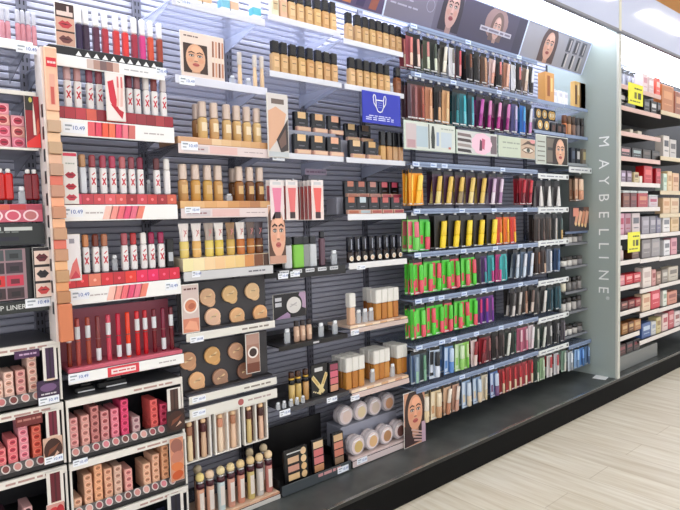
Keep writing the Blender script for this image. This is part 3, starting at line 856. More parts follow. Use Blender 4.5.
def c_model(b, w, h):
    b.rect(-w*.49, w*.49, h*.01, h*.99, Y0, M((226, 208, 196), .4))
    greek(b, -w*.42, -w*.1, h*.9, .005, Y0-.0003, M((120, 100, 96), .5))
    b.rect(-w*.44, w*.1, h*.1, h*.74, Y0-.0003, M((66, 46, 40), .4))
    keep = b.clip
    b.clip = (-w*.44, w*.1, h*.1, h*.74)
    portrait(b, -w*.17, h*.44, h*.5, Y0-.0006, (216, 166, 134), (60, 42, 36), (190, 96, 90), 1.0)
    b.clip = keep
    for k in range(4):
        x = w*(.2+.075*k)
        b.poly([(x, h*.08), (x+w*.045, h*.08), (x+w*.02+w*.04, h*.88), (x+w*.02, h*.88)], Y0-.0004, M([(150, 96, 70), (206, 150, 120), (120, 70, 54), (190, 130, 100)][k], .4))
        b.rect(x+w*.006, x+w*.055, h*.4, h*.52, Y0-.0008, M((236, 214, 196), .4))
card('picture_card', 180.5, 34, 224, 76, 1.812, 'peach card of a model face and four makeup sticks', c_model, zb=f1+.0005)
STK = [('stick', cached(('stick',), lambda b: b.lathe([(.0075, 0), (.008, .002), (.008, .05), (.0068, .052), (.0068, .118), (.006, .12)], M((222, 190, 150), .35), 12))), ('cap', cached(('stickcap',), lambda b: b.lathe([(.0083, .075), (.0086, .077), (.0084, .116), (.0078, .119)], M((206, 196, 186), .3), 12)))]
for u, w_ in ((240, 'leftmost of three'), (255, 'middle of three'), (262, 'rightmost of three')):
    item('concealer_stick', STK, 'slim beige concealer stick beside the model card, %s' % w_, 'makeup stick', (at(u, 80, 1.83)[0], 1.83, f1+.0005), 'slim beige sticks')
for u, w_ in ((232, 'left of the first stick'), (248, 'right of the first stick')):
    pusher(u, 76, 1.84, f1, 'clear pusher on the model card shelf, %s' % w_, .02, .035)
price(187, 81, 1.8003, 'price tag under the model face card', .055, .026)

CH = M((206, 186, 172), .28, .3)
def amber(c): return M(c, .15)
us = [203, 214.5, 227, 237, 247, 257]
run(us, 138, 1.835, f2, [(bottle(CH, amber(c), M((232, 214, 180), .4), .128, .034, .42), w) for c, w in [((216, 180, 120), 'pale beige'), ((206, 166, 116), 'sand'), ((210, 174, 120), 'golden beige'), ((206, 168, 110), 'honey'), ((214, 180, 124), 'light honey'), ((216, 184, 130), 'cream beige')]],
    'on the upper bottle shelf', 'foundation_bottle', 'foundation', 'champagne-capped bottles, upper shelf', '%s bottle with champagne cap, %s from left %s')
item('foundation_bottle', bottle(CH, amber((150, 106, 60)), M((190, 150, 100), .4), .128, .034, .42), 'brown bottle standing behind the left end of the upper bottle shelf', 'foundation', (at(198, 138, 1.88)[0], 1.885, f2+.0005), 'champagne-capped bottles, upper shelf')
us = [183.5, 196, 208, 218.5, 239.5, 250, 260]
run(us, 200, 1.835, f3, [(bottle(CH, amber(c), M((214, 176, 120), .4), .125, .034, .42), w) for c, w in [((196, 150, 96), 'caramel'), ((206, 156, 84), 'amber'), ((206, 164, 90), 'gold beige'), ((196, 150, 90), 'tan'), ((150, 98, 50), 'brown'), ((120, 78, 50), 'dark brown'), ((110, 66, 34), 'chestnut')]],
    'on the lower bottle shelf', 'foundation_bottle', 'foundation', 'champagne-capped bottles, lower shelf', '%s bottle with champagne cap, %s from left %s')
item('foundation_bottle', bottle(CH, amber((120, 76, 40)), M((150, 110, 70), .4), .125, .034, .42), 'brown bottle set back in the gap of the lower bottle shelf', 'foundation', (at(234, 200, 1.9)[0], 1.905, f3+.0005), 'champagne-capped bottles, lower shelf')
pusher(229, 200, 1.835, f3, 'clear pusher in the gap of the lower bottle shelf', .024, .026)
price(189, 132, 1.8003, 'price tag at left of the upper bottle shelf', .06, .028)
price(192, 199, 1.8003, 'price tag at left of the lower bottle shelf', .056, .022)

def tube(capm, bodym, h=.118, w=.032):
    hb = h*.48
    def body(b):
        k = 12
        b.lathe([(w*.42, 0), (w*.5, .003), (w*.5, hb)], bodym, 14, 0, 0, 0, 'z', .8)
    def top(b):
        n = 12
        rs = []
        for z, rx, ry in ((hb+.0005, w*.46, w*.36), (hb+.02, w*.45, w*.3), (h-.006, w*.58, w*.1), (h, w*.6, w*.05)):
            rs.append([(rx*math.cos(2*math.pi*i/n), ry*math.sin(2*math.pi*i/n), z) for i in range(n)])
        for a, c in zip(rs, rs[1:]):
            for i in range(n):
                b.face([a[i], a[(i+1) % n], c[(i+1) % n], c[i]], capm)
        b.face(rs[-1], capm); b.face(rs[0][::-1], capm)
        b.stroke([(-w*.12, h*.62), (w*.14, h*.8)], w*.09, -w*.37, M((206, 130, 130), .5))
        b.stroke([(-w*.12, h*.8), (w*.14, h*.7)], w*.09, -w*.37, M((206, 130, 130), .5))
    return [('tube', cached(('tubeb', bodym.name, h, w), body)), ('flared_end', cached(('tubet', capm.name, h, w), top)), ('band', k_cyl(w*.51, .006, M((226, 206, 160), .35), .8, hb*.45))]
FW = M((232, 224, 218), .35)
run([184.5, 197, 209.5, 219.5, 231, 241, 251, 259.5], 256, 1.835, f4, [(tube(M(a, .35), M(c, .25)), w) for a, c, w in [((234, 226, 222), (230, 206, 120), 'cream yellow'), ((234, 226, 222), (226, 180, 110), 'peach yellow'), ((170, 156, 146), (230, 206, 110), 'grey-topped yellow'), ((234, 228, 222), (224, 196, 90), 'golden'), ((150, 116, 80), (206, 170, 90), 'brown-topped gold'), ((234, 226, 220), (196, 116, 60), 'caramel'), ((106, 88, 80), (176, 110, 50), 'dark-topped amber'), ((80, 70, 76), (110, 66, 40), 'dark brown')]],
    'on the flared tube shelf', 'cream_tube', 'cream tube', 'flared cream tubes', '%s flared cream tube, %s from left %s')
price(196, 274, 1.8003, 'price tag under the flared cream tubes', .03, .022)

# round compacts on dark back boards
def compact(c, r=.031, lip=True, mark=(226, 196, 150)):
    rim = M(tuple(min(255, int(q*1.06)) for q in c), .3)
    return [('case', cached(('comp', c, r), lambda b: (b.lathe([(r*.96, 0), (r, .003), (r, .009), (r*.94, .012)], rim, 26, 0, 0, 0, 'y')))),
            ('powder_disc', cached(('compd', c, r), lambda b: (b.ell(0, 0, r*.82, r*.82, -.0126, M(c, .5), 24), b.stroke([(-r*.4, -r*.1), (r*.1, r*.1), (r*.45, r*.3)], r*.2, -.0130, M(mark, .4)), b.stroke([(-r*.2, r*.05), (r*.3, r*.02)], r*.13, -.0132, M(tuple(int(q*.8) for q in c), .4))))),
            ('thumb_tab', cached(('compt', c, r), lambda b: b.lathe([(r*.60, 0), (r*.62, .002), (r*.60, .009)], M(tuple(min(255, int(q*1.02)) for q in c), .3), 16, r*.42, .002, -r*.62, 'y')))]
def cboard(z, label, h):
    b_ = solid('compact_board', lambda b: (b.box(-.18, .18, 0, .006, 0, h, M((52, 50, 54), .5), .002), b.box(-.18, .18, -.03, -.0005, 0, .006, M((52, 50, 54), .5))), label, 'display board', ((C0+C1)/2, 1.86, z+.0005))
cboard(f5, 'dark board carrying the upper rows of round compacts', .168)
cboard(f6, 'dark board carrying the lower rows of round compacts', .172)
cc = [('upper compacts', [(208, 297, (214, 172, 136), 'rosy beige'), (230.5, 294, (214, 176, 124), 'golden beige'), (253, 291, (218, 182, 138), 'light beige'), (213.5, 317, (232, 190, 160), 'pale pink beige'), (238, 316, (222, 174, 126), 'honey beige'), (261, 313, (222, 170, 120), 'warm beige')]),
      ('lower compacts', [(188.5, 361, (196, 146, 110), 'tan'), (213, 355.5, (206, 158, 100), 'golden tan'), (236.5, 351, (196, 150, 120), 'pinkish tan'), (197.5, 381, (226, 176, 130), 'peach'), (221, 377.5, (170, 130, 106), 'mottled brown'), (245.5, 371, (140, 98, 78), 'dark brown')])]
for nm, lst in cc:
    for i, (u, v, c, w) in enumerate(lst):
        x, z = at(u, v, 1.846)
        item('powder_compact', compact(c), 'round %s powder compact, %s in %s row of the %s' % (w, ORD[i % 3], 'upper' if i < 3 else 'lower', nm), 'powder compact', (x, 1.8595, z), 'round compacts on the dark boards')
def c_cup(b, w, h):
    b.rect(-w*.46, w*.46, h*.02, h*.98, Y0, M((206, 186, 180), .4))
    greek(b, -w*.36, w*.36, h*.9, .006, Y0-.0003, M((110, 70, 66), .5))
    b.rect(-w*.46, w*.46, h*.02, h*.3, Y0-.0003, M((206, 130, 104), .4))
    b.ell(0, h*.56, w*.42, w*.42, Y0-.0006, M((232, 222, 214), .35), 22)
    b.ell(0, h*.56, w*.33, w*.33, Y0-.0009, M((206, 130, 96), .35), 22)
    b.ell(w*.05, h*.55, w*.2, w*.16, Y0-.0012, M((176, 96, 70), .35), 16, .4)
    b.poly([(-w*.4, h*.1), (w*.4, h*.04), (w*.3, h*.22), (-w*.1, h*.26)], Y0-.0006, M((226, 160, 130), .4))
card('picture_card', 182, 284, 199.5, 342, 1.805, 'tall card of a compact in use at left of upper compacts', c_cup, zb=f5+.0005)
def c_dark(b, w, h):
    b.rect(-w*.46, w*.46, h*.02, h*.98, Y0, M((160, 120, 104), .4))
    b.rect(-w*.46, w*.46, h*.72, h*.98, Y0-.0003, M((176, 140, 126), .4))
    b.ring(0, h*.52, w*.26, w*.36, Y0-.0006, M((232, 224, 218), .35), 22, 1.05)
    b.ell(0, h*.52, w*.26, w*.26, Y0-.0004, M((50, 32, 28), .35), 22)
    b.rect(-w*.46, w*.46, h*.02, h*.26, Y0-.0005, M((110, 60, 44), .4))
card('picture_card', 246, 333, 260, 377, 1.815, 'brown card with white ring at right of lower compacts', c_dark, zb=f6+.03)
price(197, 341, 1.8003, 'price tag on the upper compact shelf strip', .05, .02)
price(199, 399, 1.8003, 'price tag on the lower compact shelf strip', .05, .02)

# hanging twin-stick boxes under a white top board
hb = thing('hanging_rack', 'white top board of the hanging twin stick boxes', 'display rack', ((C0+C1)/2, YF, .5275))
part('front_board', lambda b: (b.box(-.18, .18, 0, .006, 0, .034, M((222, 220, 212), .35), .001), b.ell(.02, .018, .012, .012, -.0005, M((170, 90, 90), .5), 16), greek(b, .05, .15, .018, .006, -.0005, M((170, 150, 146), .5))), hb)
part('top_plate', lambda b: b.box(-.18, .18, 0.0065, .04, .028, .034, PLATE_D), hb)
price(199, 414, 1.8003, 'price tag on the hanging rack board, left end', .05, .02, z=.545)
for i, (u, w, cols) in enumerate([(186.5+12, 'brown', [((150, 100, 76), (226, 200, 160)), ((76, 30, 34), (206, 170, 140))]), (229, 'cream', [((206, 140, 110), (230, 206, 180)), ((176, 120, 90), (226, 190, 160))]), (257.5, 'dark brown', [((84, 44, 40), (206, 180, 120)), ((70, 36, 34), (216, 176, 150))])]):
    x = at(u, 437, 1.80)[0]
    bw, bh = .104, .150
    t = thing('twin_stick_box', 'white framed %s twin stick box, %s of the three hanging boxes' % (w, ORD[i]), 'makeup box', (x, 1.806, .376), 'hanging twin stick boxes')
    def fr(b):
        b.box(-bw/2, bw/2, .018, .022, 0, bh, M((84, 44, 40) if i != 1 else (206, 180, 160), .4))
        for a in (-bw/2, -.003, bw/2-.006):
            b.box(a, a+.006, 0, .018, 0, bh, OFFW)
        b.box(-bw/2+.006, bw/2-.006, .0005, .018, 0, .004, OFFW)
        b.box(-bw/2+.006, bw/2-.006, .0005, .018, bh-.006, bh, OFFW)
    part('frame', fr, t)
    for k in range(2):
        cx = -bw/4+k*bw/2
        c, d = cols[k]
        s_ = part('stick', lambda b: b.lathe([(.009, .006), (.0095, .008), (.0095, .07), (.0085, .072), (.0085, .095)], M(d, .35), 12, cx, .009), t)
        part('stick_cap', lambda b: b.lathe([(.0095, .0955), (.0098, .097), (.0098, .122), (.0085, .125)], M(c, .35), 12, cx, .009), t)
        part('sponge_ball', lambda b: b.lathe([(.004, .1255), (.0085, .128), (.0095, .133), (.0075, .139), (.003, .1415)], M((226, 190, 150), .7), 12, cx, .009), t)

def spongetip(c, d):
    g = .036
    return [('tube', cached(('spt', c), lambda b: (b.lathe([(.0135, 0), (.0142, .002), (.0142, .066+g), (.012, .069+g)], M(c, .25), 14)))),
            ('collar', k_cyl(.0148, .018, M((70, 24, 36), .3), 1, .0695+g)), ('ring', k_cyl(.0138, .008, M((180, 176, 176), .25, .6), 1, .088+g)),
            ('sponge_tip', cached(('spb', d), lambda b: b.lathe([(.011, .0965+g), (.0148, .101+g), (.0158, .109+g), (.0138, .117+g), (.009, .1225+g), (.003, .1245+g)], M(d, .8), 16))),
            ('front_label', cached(('spl',), lambda b: [b.face([(.0146*math.sin(a), -.0146*math.cos(a), .02), (.0146*math.sin(a+.3), -.0146*math.cos(a+.3), .02), (.0146*math.sin(a+.3), -.0146*math.cos(a+.3), .056+g), (.0146*math.sin(a), -.0146*math.cos(a), .056+g)], M((226, 216, 206), .4)) for a in (-.6, -.3, 0, .3)]))]
SPC = [((206, 150, 120), (236, 214, 140), 'yellow'), ((206, 160, 136), (236, 206, 176), 'pale'), ((190, 206, 206), (232, 214, 166), 'cream'), ((206, 150, 130), (232, 210, 160), 'ivory'), ((206, 140, 116), (232, 204, 150), 'beige'), ((196, 176, 110), (230, 202, 150), 'sand'), ((196, 190, 186), (232, 206, 160), 'buff'), ((190, 120, 110), (234, 206, 166), 'peach')]
run([200, 210, 221, 231, 241, 251, 260, 269], 485, 1.833, f7, [(spongetip(a, b_), w) for a, b_, w in SPC], 'on the bottom shelf', 'sponge_tip_concealer', 'concealer', 'sponge-tip concealers', 'sponge-tip concealer with %s ball, %s from left %s')
for u, w in ((197.5, 'left end'), (250, 'middle'), (264, 'right end')):
    item('sponge_tip_concealer', spongetip((206, 160, 136), (226, 206, 170)), 'sponge-tip concealer standing behind the front row, at the %s' % w, 'concealer', (at(u, 470, 1.90)[0], 1.90, f7+.0005), 'sponge-tip concealers')

# ================================================================== BASE MAKE-UP BAY, left half (x 1.21 - 1.57) and right half (1.58 - 1.945)
D0, D1, E0, E1 = 1.214, 1.572, 1.582, 1.945
CLR = M((214, 216, 224), .22)
d1 = shelf(D0, D1, 1.944, .022, 'upper clear shelf of black-capped bottles, left half', CLR, PLATE_L)
d2 = shelf(D0, D1, 1.738, .022, 'lower clear shelf of black-capped bottles, left half', CLR, PLATE_L)
d3 = shelf(D0, D1, 1.437, .022, 'clear shelf under the black powder compacts', CLR, PLATE_L)
e1 = shelf(E0, E1, 1.922, .022, 'upper clear shelf of black-capped bottles, right half', CLR, PLATE_L)
e2 = shelf(E0, E1, 1.738, .022, 'lower clear shelf of black-capped bottles, right half', CLR, PLATE_L)
e3 = shelf(E0, E1, 1.436, .022, 'clear shelf under the beige window compacts and four small bottles', CLR, PLATE_L)
e4 = shelf(E0, E1, 1.195, .026, 'white strip shelf under the ten blush compacts', M((226, 228, 232), .3), PLATE_D)
e5 = shelf(E0, E1, .988, .026, 'white strip shelf under the black concealer bottles', M((226, 226, 226), .3), PLATE_D)
e6 = shelf(E0, E1, .713, .020, 'shelf with beige dot strip under the single white block of caps', M((206, 186, 178), .35), PLATE_D, riser=(.012, M((216, 190, 170), .4)), rprints=swatch([(232, 206, 176), (240, 226, 206), (222, 186, 150), (236, 214, 186), (206, 160, 120), (232, 206, 176), (190, 140, 110), (226, 196, 160)]))
e7 = shelf(E0, E1, .430, .024, 'shelf with beige dot strip under three clusters of white caps', M((206, 184, 178), .35), PLATE_D, riser=(.014, M((216, 190, 170), .4)), rprints=swatch([(232, 206, 176), (240, 226, 206), (222, 186, 150), (236, 214, 186), (206, 160, 120), (232, 206, 176), (190, 140, 110), (226, 196, 160)]))
BK = M((18, 18, 22), .22)
LB = M((196, 170, 130), .4)
fm = [((206, 168, 120), 'ivory'), ((200, 160, 110), 'beige'), ((196, 156, 104), 'sand'), ((204, 164, 106), 'honey'), ((196, 150, 96), 'golden'), ((206, 166, 112), 'buff'), ((190, 146, 96), 'tan'), ((198, 156, 106), 'warm beige')]
def fit(c): return bottle(BK, M(c, .18), M(tuple(min(255, q+14) for q in c), .4), .122, .034, .38, False, .026, (.3, .8))
kk = [(fit(c), w) for c, w in fm]
pale = [(bottle(M((214, 216, 190), .2), M((206, 206, 176), .2), LB, .118, .034, .3, False, .026), 'pale green'), (bottle(M((222, 190, 160), .2), M((214, 170, 140), .2), LB, .118, .034, .3, False, .026), 'peach')]
ub = [274, 282.5, 291.5, 300, 308.5, 317, 325, 332.5]
def sq_run(us, z, kinds, where, grp):
    run(us, 40, 1.835, z, kinds, where, 'foundation_bottle', 'foundation', grp, 'square %s foundation bottle, %s from left %s')
for i, u in enumerate(ub[:2]):
    item('foundation_bottle', pale[i][0], '%s bottle without black cap at left of the upper shelf, left half' % pale[i][1], 'foundation', (at(u, 20, 1.835)[0], 1.835, d1+.0005), 'black-capped bottles, upper left')
sq_run(ub[2:], d1, kk, 'among the upper black caps, left half', 'black-capped bottles, upper left')
sq_run(ub, d2, kk, 'on the lower shelf, left half', 'black-capped bottles, lower left')
sq_run([348.5, 357, 364.5, 371.5, 378, 384.5, 391, 397.5], e1, [(fit(tuple(int(q*.93) for q in c)), w) for c, w in fm], 'on the upper shelf, right half', 'black-capped bottles, upper right')
sq_run([350, 357.5, 364.5, 371.5, 378.5, 385], e2, kk, 'on the lower shelf, right half', 'black-capped bottles, lower right')
item('foundation_bottle', fit((130, 76, 44)), 'dark brown square bottle alone at the right end of the lower shelf', 'foundation', (at(397, 90, 1.835)[0], 1.835, e2+.0005), 'black-capped bottles, lower right')
pusher(391, 90, 1.84, e2, 'clear pusher in the gap before the dark brown square bottle', .02, .05)

# black powder compacts on two tiers
def tiers(x0, x1, z, h, label, d=.10, y0=1.862):
    w = x1-x0
    return solid('riser_step', lambda b: b.box(-w/2, w/2, 0, d, 0, h, M((150, 152, 166), .3), .002), label, 'display riser', ((x0+x1)/2, y0, z+.0005))
def bcompact(win, base, w=.062, h=.092, halfw=False):
    ps = [('case', k_box(w, .02, h, BK, 0, .003))]
    ps.append(('window', cached(('win', win, w, h, halfw), lambda b: (b.rect(-w*(.28 if not halfw else .42), w*(.28 if not halfw else .08), h*.66, h*.98, -.0105, M(win, .4)), b.rect(-w*.2, w*.2, h*.4, h*.46, -.0105, M((96, 96, 104), .4))))))
    ps.append(('shade_base', cached(('sb', base, w), lambda b: (b.box(-w*.5, w*.5, -.026, -.0105, 0, .018, M((206, 160, 140), .4), .001), b.rect(-w*.42, w*.42, .003, .015, -.0264, M(base, .4))))))
    return ps
tiers(D0+.075, D1, d3, .098, 'clear step behind the lower row of black powder compacts', .09, 1.850)
for r, (v0, z, Y) in enumerate(((140, d3, 1.833), (112, d3+.099, 1.884))):
    for i, (u, c, w) in enumerate([(300, (226, 190, 140), 'cream'), (317, (222, 176, 130), 'peach'), (333, (226, 170, 140), 'pink beige')]):
        item('powder_compact', bcompact(c, (226, 190, 160), .070 if r else .072, .080), 'black compact with %s window, %s row, %s from left, above the hanging cards' % (w, ('lower', 'upper')[r], ORD[i]), 'powder compact', (at(u, v0, Y)[0], Y, z+.0008), 'black powder compacts')
tiers(E0+.005, E0+.20, e3, .082, 'clear step behind the compacts with beige windows', .08, 1.875)
for i, (u, c, w) in enumerate([(351, (222, 190, 140), 'pale beige'), (365, (110, 86, 66), 'dark')]):
    item('powder_compact', bcompact(c, (206, 170, 130), .070, .078), 'black compact with %s window, upper row beside the blue mask sign' % w, 'powder compact', (at(u, 128, 1.90)[0], 1.908, e3+.0835), 'window compacts under the mask sign')
for i, (u, c, w) in enumerate([(355, (222, 190, 146), 'ivory'), (370.5, (206, 166, 110), 'golden')]):
    item('powder_compact', bcompact(c, (206, 166, 120), .074, .078), 'black compact with %s window, lower row left of four small bottles' % w, 'powder compact', (at(u, 150, 1.835)[0], 1.835, e3+.0005), 'window compacts under the mask sign')
for i, (u, c) in enumerate([(382, (206, 160, 96)), (388.5, (196, 146, 90)), (394, (190, 150, 106)), (399.5, (186, 140, 96))]):
    item('foundation_bottle', bottle(BK, M(c, .2), None, .13, .030, .5, False, .024), 'small bottle with tall black cap, %s of four under the mask sign' % ORD[i], 'foundation', (at(u, 150, 1.835)[0], 1.835, e3+.0005), 'four tall-capped bottles')

# blue face-mask sign
def mask(b, w, h):
    B_ = M((44, 60, 190), .4)
    cx, cz, s = -w*.06, h*.60, h*1.15
    L = M((242, 244, 250), .4)
    top = [(cx-.13*s, cz+.14*s), (cx, cz+.12*s), (cx+.13*s, cz+.14*s)]
    b.stroke([(cx-.15*s, cz+.13*s), (cx+.15*s, cz+.13*s)], .028*s, Y0-.0003, L)
    b.stroke([(cx-.15*s, cz+.13*s), (cx-.14*s, cz-.06*s), (cx-.08*s, cz-.17*s), (cx, cz-.20*s), (cx+.08*s, cz-.17*s), (cx+.14*s, cz-.06*s), (cx+.15*s, cz+.13*s)], .03*s, Y0-.0003, L)
    for k in (-1, 1):
        b.stroke([(cx+k*.15*s, cz+.13*s), (cx+k*.17*s, cz+.25*s), (cx+k*.22*s, cz+.27*s), (cx+k*.25*s, cz+.2*s), (cx+k*.23*s, cz+.05*s), (cx+k*.14*s, cz-.07*s)], .03*s, Y0-.0003, L)
    for q in (.06, 0, -.06):
        b.stroke([(cx-.08*s, cz+q*s), (cx+.08*s, cz+q*s)], .012*s, Y0-.0003, M((150, 165, 230), .4))
    for q, a in ((.24, .28), (.18, .36), (.12, .36)):
        greek(b, cx-a*w, cx+a*w, h*q, h*.026, Y0-.0003, M((214, 222, 250), .4), (.2, .14, .26, .1))
card('mask_sign', 362.5, 93, 400.5, 126, 1.79, 'blue sign with a white face mask symbol hanging under the bottles', mask, M((30, 44, 176), .35), .003, (0, 0, 0), 'sign', zb=1.6085)

# blush compacts
def blush(c, w=.064):
    return bcompact(c, tuple(int(q*.9) for q in c), w, .074)
tiers(E0+.005, E1-.004, e4, .072, 'step behind the lower row of blush compacts', .07, 1.872)
BL = [((206, 130, 106), 'apricot'), ((196, 120, 104), 'nude'), ((206, 146, 136), 'pale rose'), ((214, 110, 120), 'pink'), ((206, 86, 110), 'bright rose')]
run([349, 360, 371.5, 383, 393], 190, 1.90, e4+.072, [(blush(c), w) for c, w in BL], 'in the upper row', 'blush_compact', 'blush', 'black blush compacts', 'black blush compact with %s pan, %s from left %s', .0008)
BL2 = [((196, 110, 80), 'terracotta'), ((190, 206, 214), 'pale blue'), ((190, 96, 86), 'brick'), ((196, 100, 96), 'coral'), ((170, 70, 80), 'plum')]
run([350, 361.5, 373, 384, 395], 210, 1.835, e4, [(blush(c), w) for c, w in BL2], 'in the lower row', 'blush_compact', 'blush', 'black blush compacts', 'black blush compact with %s pan, %s from left %s')

# hanging cards of the left half
HK = M((214, 216, 220), .25, .8)
def hookrod(x, z, label, y0=1.79):
    return solid('peg_hook', lambda b: b.tube([(0, 0, 0)]+[(0, 1.80+.026*k-WY, 0) for k in range(8, -1, -1)]+[(0, y0+.004-WY, 0), (0, y0-WY, .006)], .0017, HK), label, 'peg hook', (x, WY-.0005, z), 'single peg hooks')
def pcard(w, h, face, art):
    return [('card_back', k_box(w, .002, h, M((232, 224, 222), .4), 0, 0)), ('blister_tube', cached(('pct', w, h, face, art), lambda b: (b.rect(-w*.46, w*.46, h*.02, h*.86, -.0014, M(face, .45)), b.poly([(-w*.2, h*.2), (w*.2, h*.2), (w*.34, h*.8), (-w*.34, h*.8)], -.002, M(art, .3)), b.rect(-w*.22, w*.22, h*.04, h*.2, -.0022, M((50, 30, 34), .3)), b.rect(-w*.3, w*.3, h*.88, h*.95, -.0014, M((206, 206, 208), .4)))))]
for (u, n, Yf, f_, a_, w_, ww) in [(277, 2, 1.80, (232, 214, 214), (226, 130, 160), 'pale pink', .062), (292, 2, 1.80, (232, 210, 206), (222, 110, 110), 'coral', .056), (317.5, 5, 1.80, (236, 214, 208), (232, 100, 92), 'salmon', .060)]:
    zt, zb_ = at(u, 181, Yf)[1], at(u, 220, Yf)[1]
    x = at(u, 200, Yf)[0]
    hookrod(x, zt+.002, 'peg hook holding the %s hanging cards' % w_, Yf-.012)
    for k in range(n):
        cf = f_ if k == 0 else (190, 110, 112)
        item('hanging_card', pcard(ww, zt-zb_+.004, cf, a_), '%s hanging tube card, %s from the front, under the black compacts' % (w_, ORD[k]), 'makeup card', (x, Yf+k*.026, zb_), 'hanging tube cards')
def c_face(b, w, h):
    b.rect(-w*.49, w*.49, h*.01, h*.99, Y0, M((206, 160, 136), .4))
    portrait(b, w*.05, h*.52, h*.62, Y0-.0003, (222, 170, 144), (90, 60, 48), (186, 96, 92), .52, None, 1.15)
    b.rect(-w*.49, w*.49, h*.01, h*.14, Y0-.003, M((196, 150, 130), .4))
card('picture_card', 268.5, 205, 285.5, 264, 1.80, 'narrow card of a woman\'s face between tubes and hanging cards', c_face)
def c_bronz(b, w, h):
    b.rect(-w*.47, w*.47, h*.01, h*.99, Y0, M((212, 206, 202), .4))
    b.rect(-w*.3, w*.3, h*.84, h*.92, Y0-.0003, M((110, 96, 90), .4))
    b.poly([(-w*.46, h*.1), (-w*.46, h*.72), (-w*.1, h*.8), (w*.4, h*.7), (w*.2, h*.4)], Y0-.0004, M((216, 170, 140), .4))
    b.poly([(-w*.1, h*.28), (w*.46, h*.62), (w*.46, h*.12), (w*.1, h*.08)], Y0-.0007, M((54, 44, 44), .35))
    b.poly([(w*.0, h*.26), (w*.34, h*.46), (w*.36, h*.22), (w*.1, h*.14)], Y0-.001, M((110, 84, 74), .35))
    b.rect(-w*.47, w*.47, h*.01, h*.09, Y0-.001, M((190, 196, 200), .4))
card('picture_card', 267.5, 94, 288.5, 159, 1.79, 'pale card with dark compact at left of the black powder compacts', c_bronz, zb=d3+.0005-.022)
solid('sign_strip', lambda b: (b.box(-.055, .055, 0, .002, 0, .024, M((112, 100, 120), .45)), greek(b, -.048, .02, .012, .007, Y0, M((70, 40, 70), .5)), greek(b, .022, .05, .012, .007, Y0, M((40, 40, 60), .5))), 'small grey name strip with dark print above the salmon cards', 'sign', (at(316, 172, 1.83)[0], 1.83, at(316, 175, 1.83)[1]))
price(279, 170, 1.8003, 'price tag above the pale pink hanging cards', .055, .026)

# tray of primers below the hanging cards
dz = at(318, 276, 1.80)[1]
def btray(x0, x1, zb, h, label, yf=1.80, yb=1.93, mat=BLACK, fn=None):
    w = x1-x0
    STRIPS.append((x0, x1, zb, h, yf))
    t = thing('product_tray', label, 'tray', ((x0+x1)/2, yf, zb), 'black trays of the base make-up bay')
    part('wall_bracket', lambda b: b.box(-.04, .04, WY-.0135-yf, WY-yf-.0005, h-.06, h-.006, mat), t)
    part('floor_plate', lambda b: b.box(-w/2, w/2, .004, WY-.014-yf, h-.006, h, mat), t)
    def fr(b):
        b.box(-w/2, w/2, 0, .0036, 0, h, mat, .001)
        if fn: fn(b, w, h)
    part('front_lip', fr, t)
    part('back_lip', lambda b: b.box(-w/2, w/2, yb-yf, yb-yf+.003, h+.0003, h+.02, mat), t)
    return zb+h
def taglets(b, w, h):
    for i in range(5):
        x = -w/2+.035+i*.062
        b.rect(x-.022, x+.022, h*.55, h*.95, -.0005, M((206, 208, 212), .4))
        greek(b, x-.018, x+.018, h*.75, .004, -.0008, M((90, 96, 110), .5))
t4 = btray(D0+.004, D1-.006, dz, .036, 'black tray of primers with small white labels on its front', fn=taglets)
PR = [(287, (206, 206, 208), 'white'), (297.5, (126, 196, 66), 'bright green'), (305, (136, 140, 140), 'grey'), (312, (196, 200, 204), 'silver')]
for u, c, w in PR:
    item('primer_tube', bottle(BK, M(c, .25), None, .125, .034 if w != 'bright green' else .05, .26, False, .026), '%s primer tube with black cap on the small label tray' % w, 'primer', (at(u, 255, 1.835)[0], 1.835, t4+.0005), 'primer tubes on the black tray')
item('primer_tube', bottle(BK, M((96, 66, 78), .25), None, .142, .024, .2, False, .02), 'slim dark mauve primer tube at the right on the label tray', 'primer', (at(322, 255, 1.835)[0], 1.835, t4+.0005), 'primer tubes on the black tray')
pusher(334, 264, 1.835, t4, 'clear pusher at the right end of the primer tray', .028, .06)
price(283, 276, 1.8003, 'price tag under the white primer tube', .045, .022)
price(295, 274, 1.8003, 'price tag under the bright green primer tube', .045, .022)

# concealer bottles with white dots
def concealer(c):
    return [('tube', k_cyl(.0135, .046, M((40, 30, 28), .2), 1)), ('cap', k_cyl(.0140, .062, M((22, 24, 36), .25), 1, .047)),
            ('dot_label', cached(('dot', c), lambda b: (b.ell(0, .017, .0115, .0115, -.0140, M((240, 232, 220), .4), 14), b.ell(0, .017, .008, .008, -.0144, M(c, .4), 12)))),
            ('cap_print', cached(('cpr',), lambda b: b.rect(-.003, .003, .056, .1, -.0146, M((150, 154, 170), .4))))]
run([349.5, 356.5, 363.5, 370.5, 378, 385, 392, 398.5], 258, 1.832, e5, [(concealer(c), w) for c, w in [((226, 200, 160), 'cream'), ((226, 206, 176), 'ivory'), ((222, 196, 166), 'beige'), ((226, 190, 160), 'peach'), ((232, 206, 170), 'buff'), ((220, 180, 140), 'sand'), ((222, 190, 160), 'pale'), ((206, 160, 120), 'tan')]],
    'on the concealer shelf', 'concealer_bottle', 'concealer', 'black concealer bottles', 'black concealer bottle with %s dot, %s from left %s')
price(361, 271, 1.8003, 'price tag under the black concealer bottles', .05, .018)

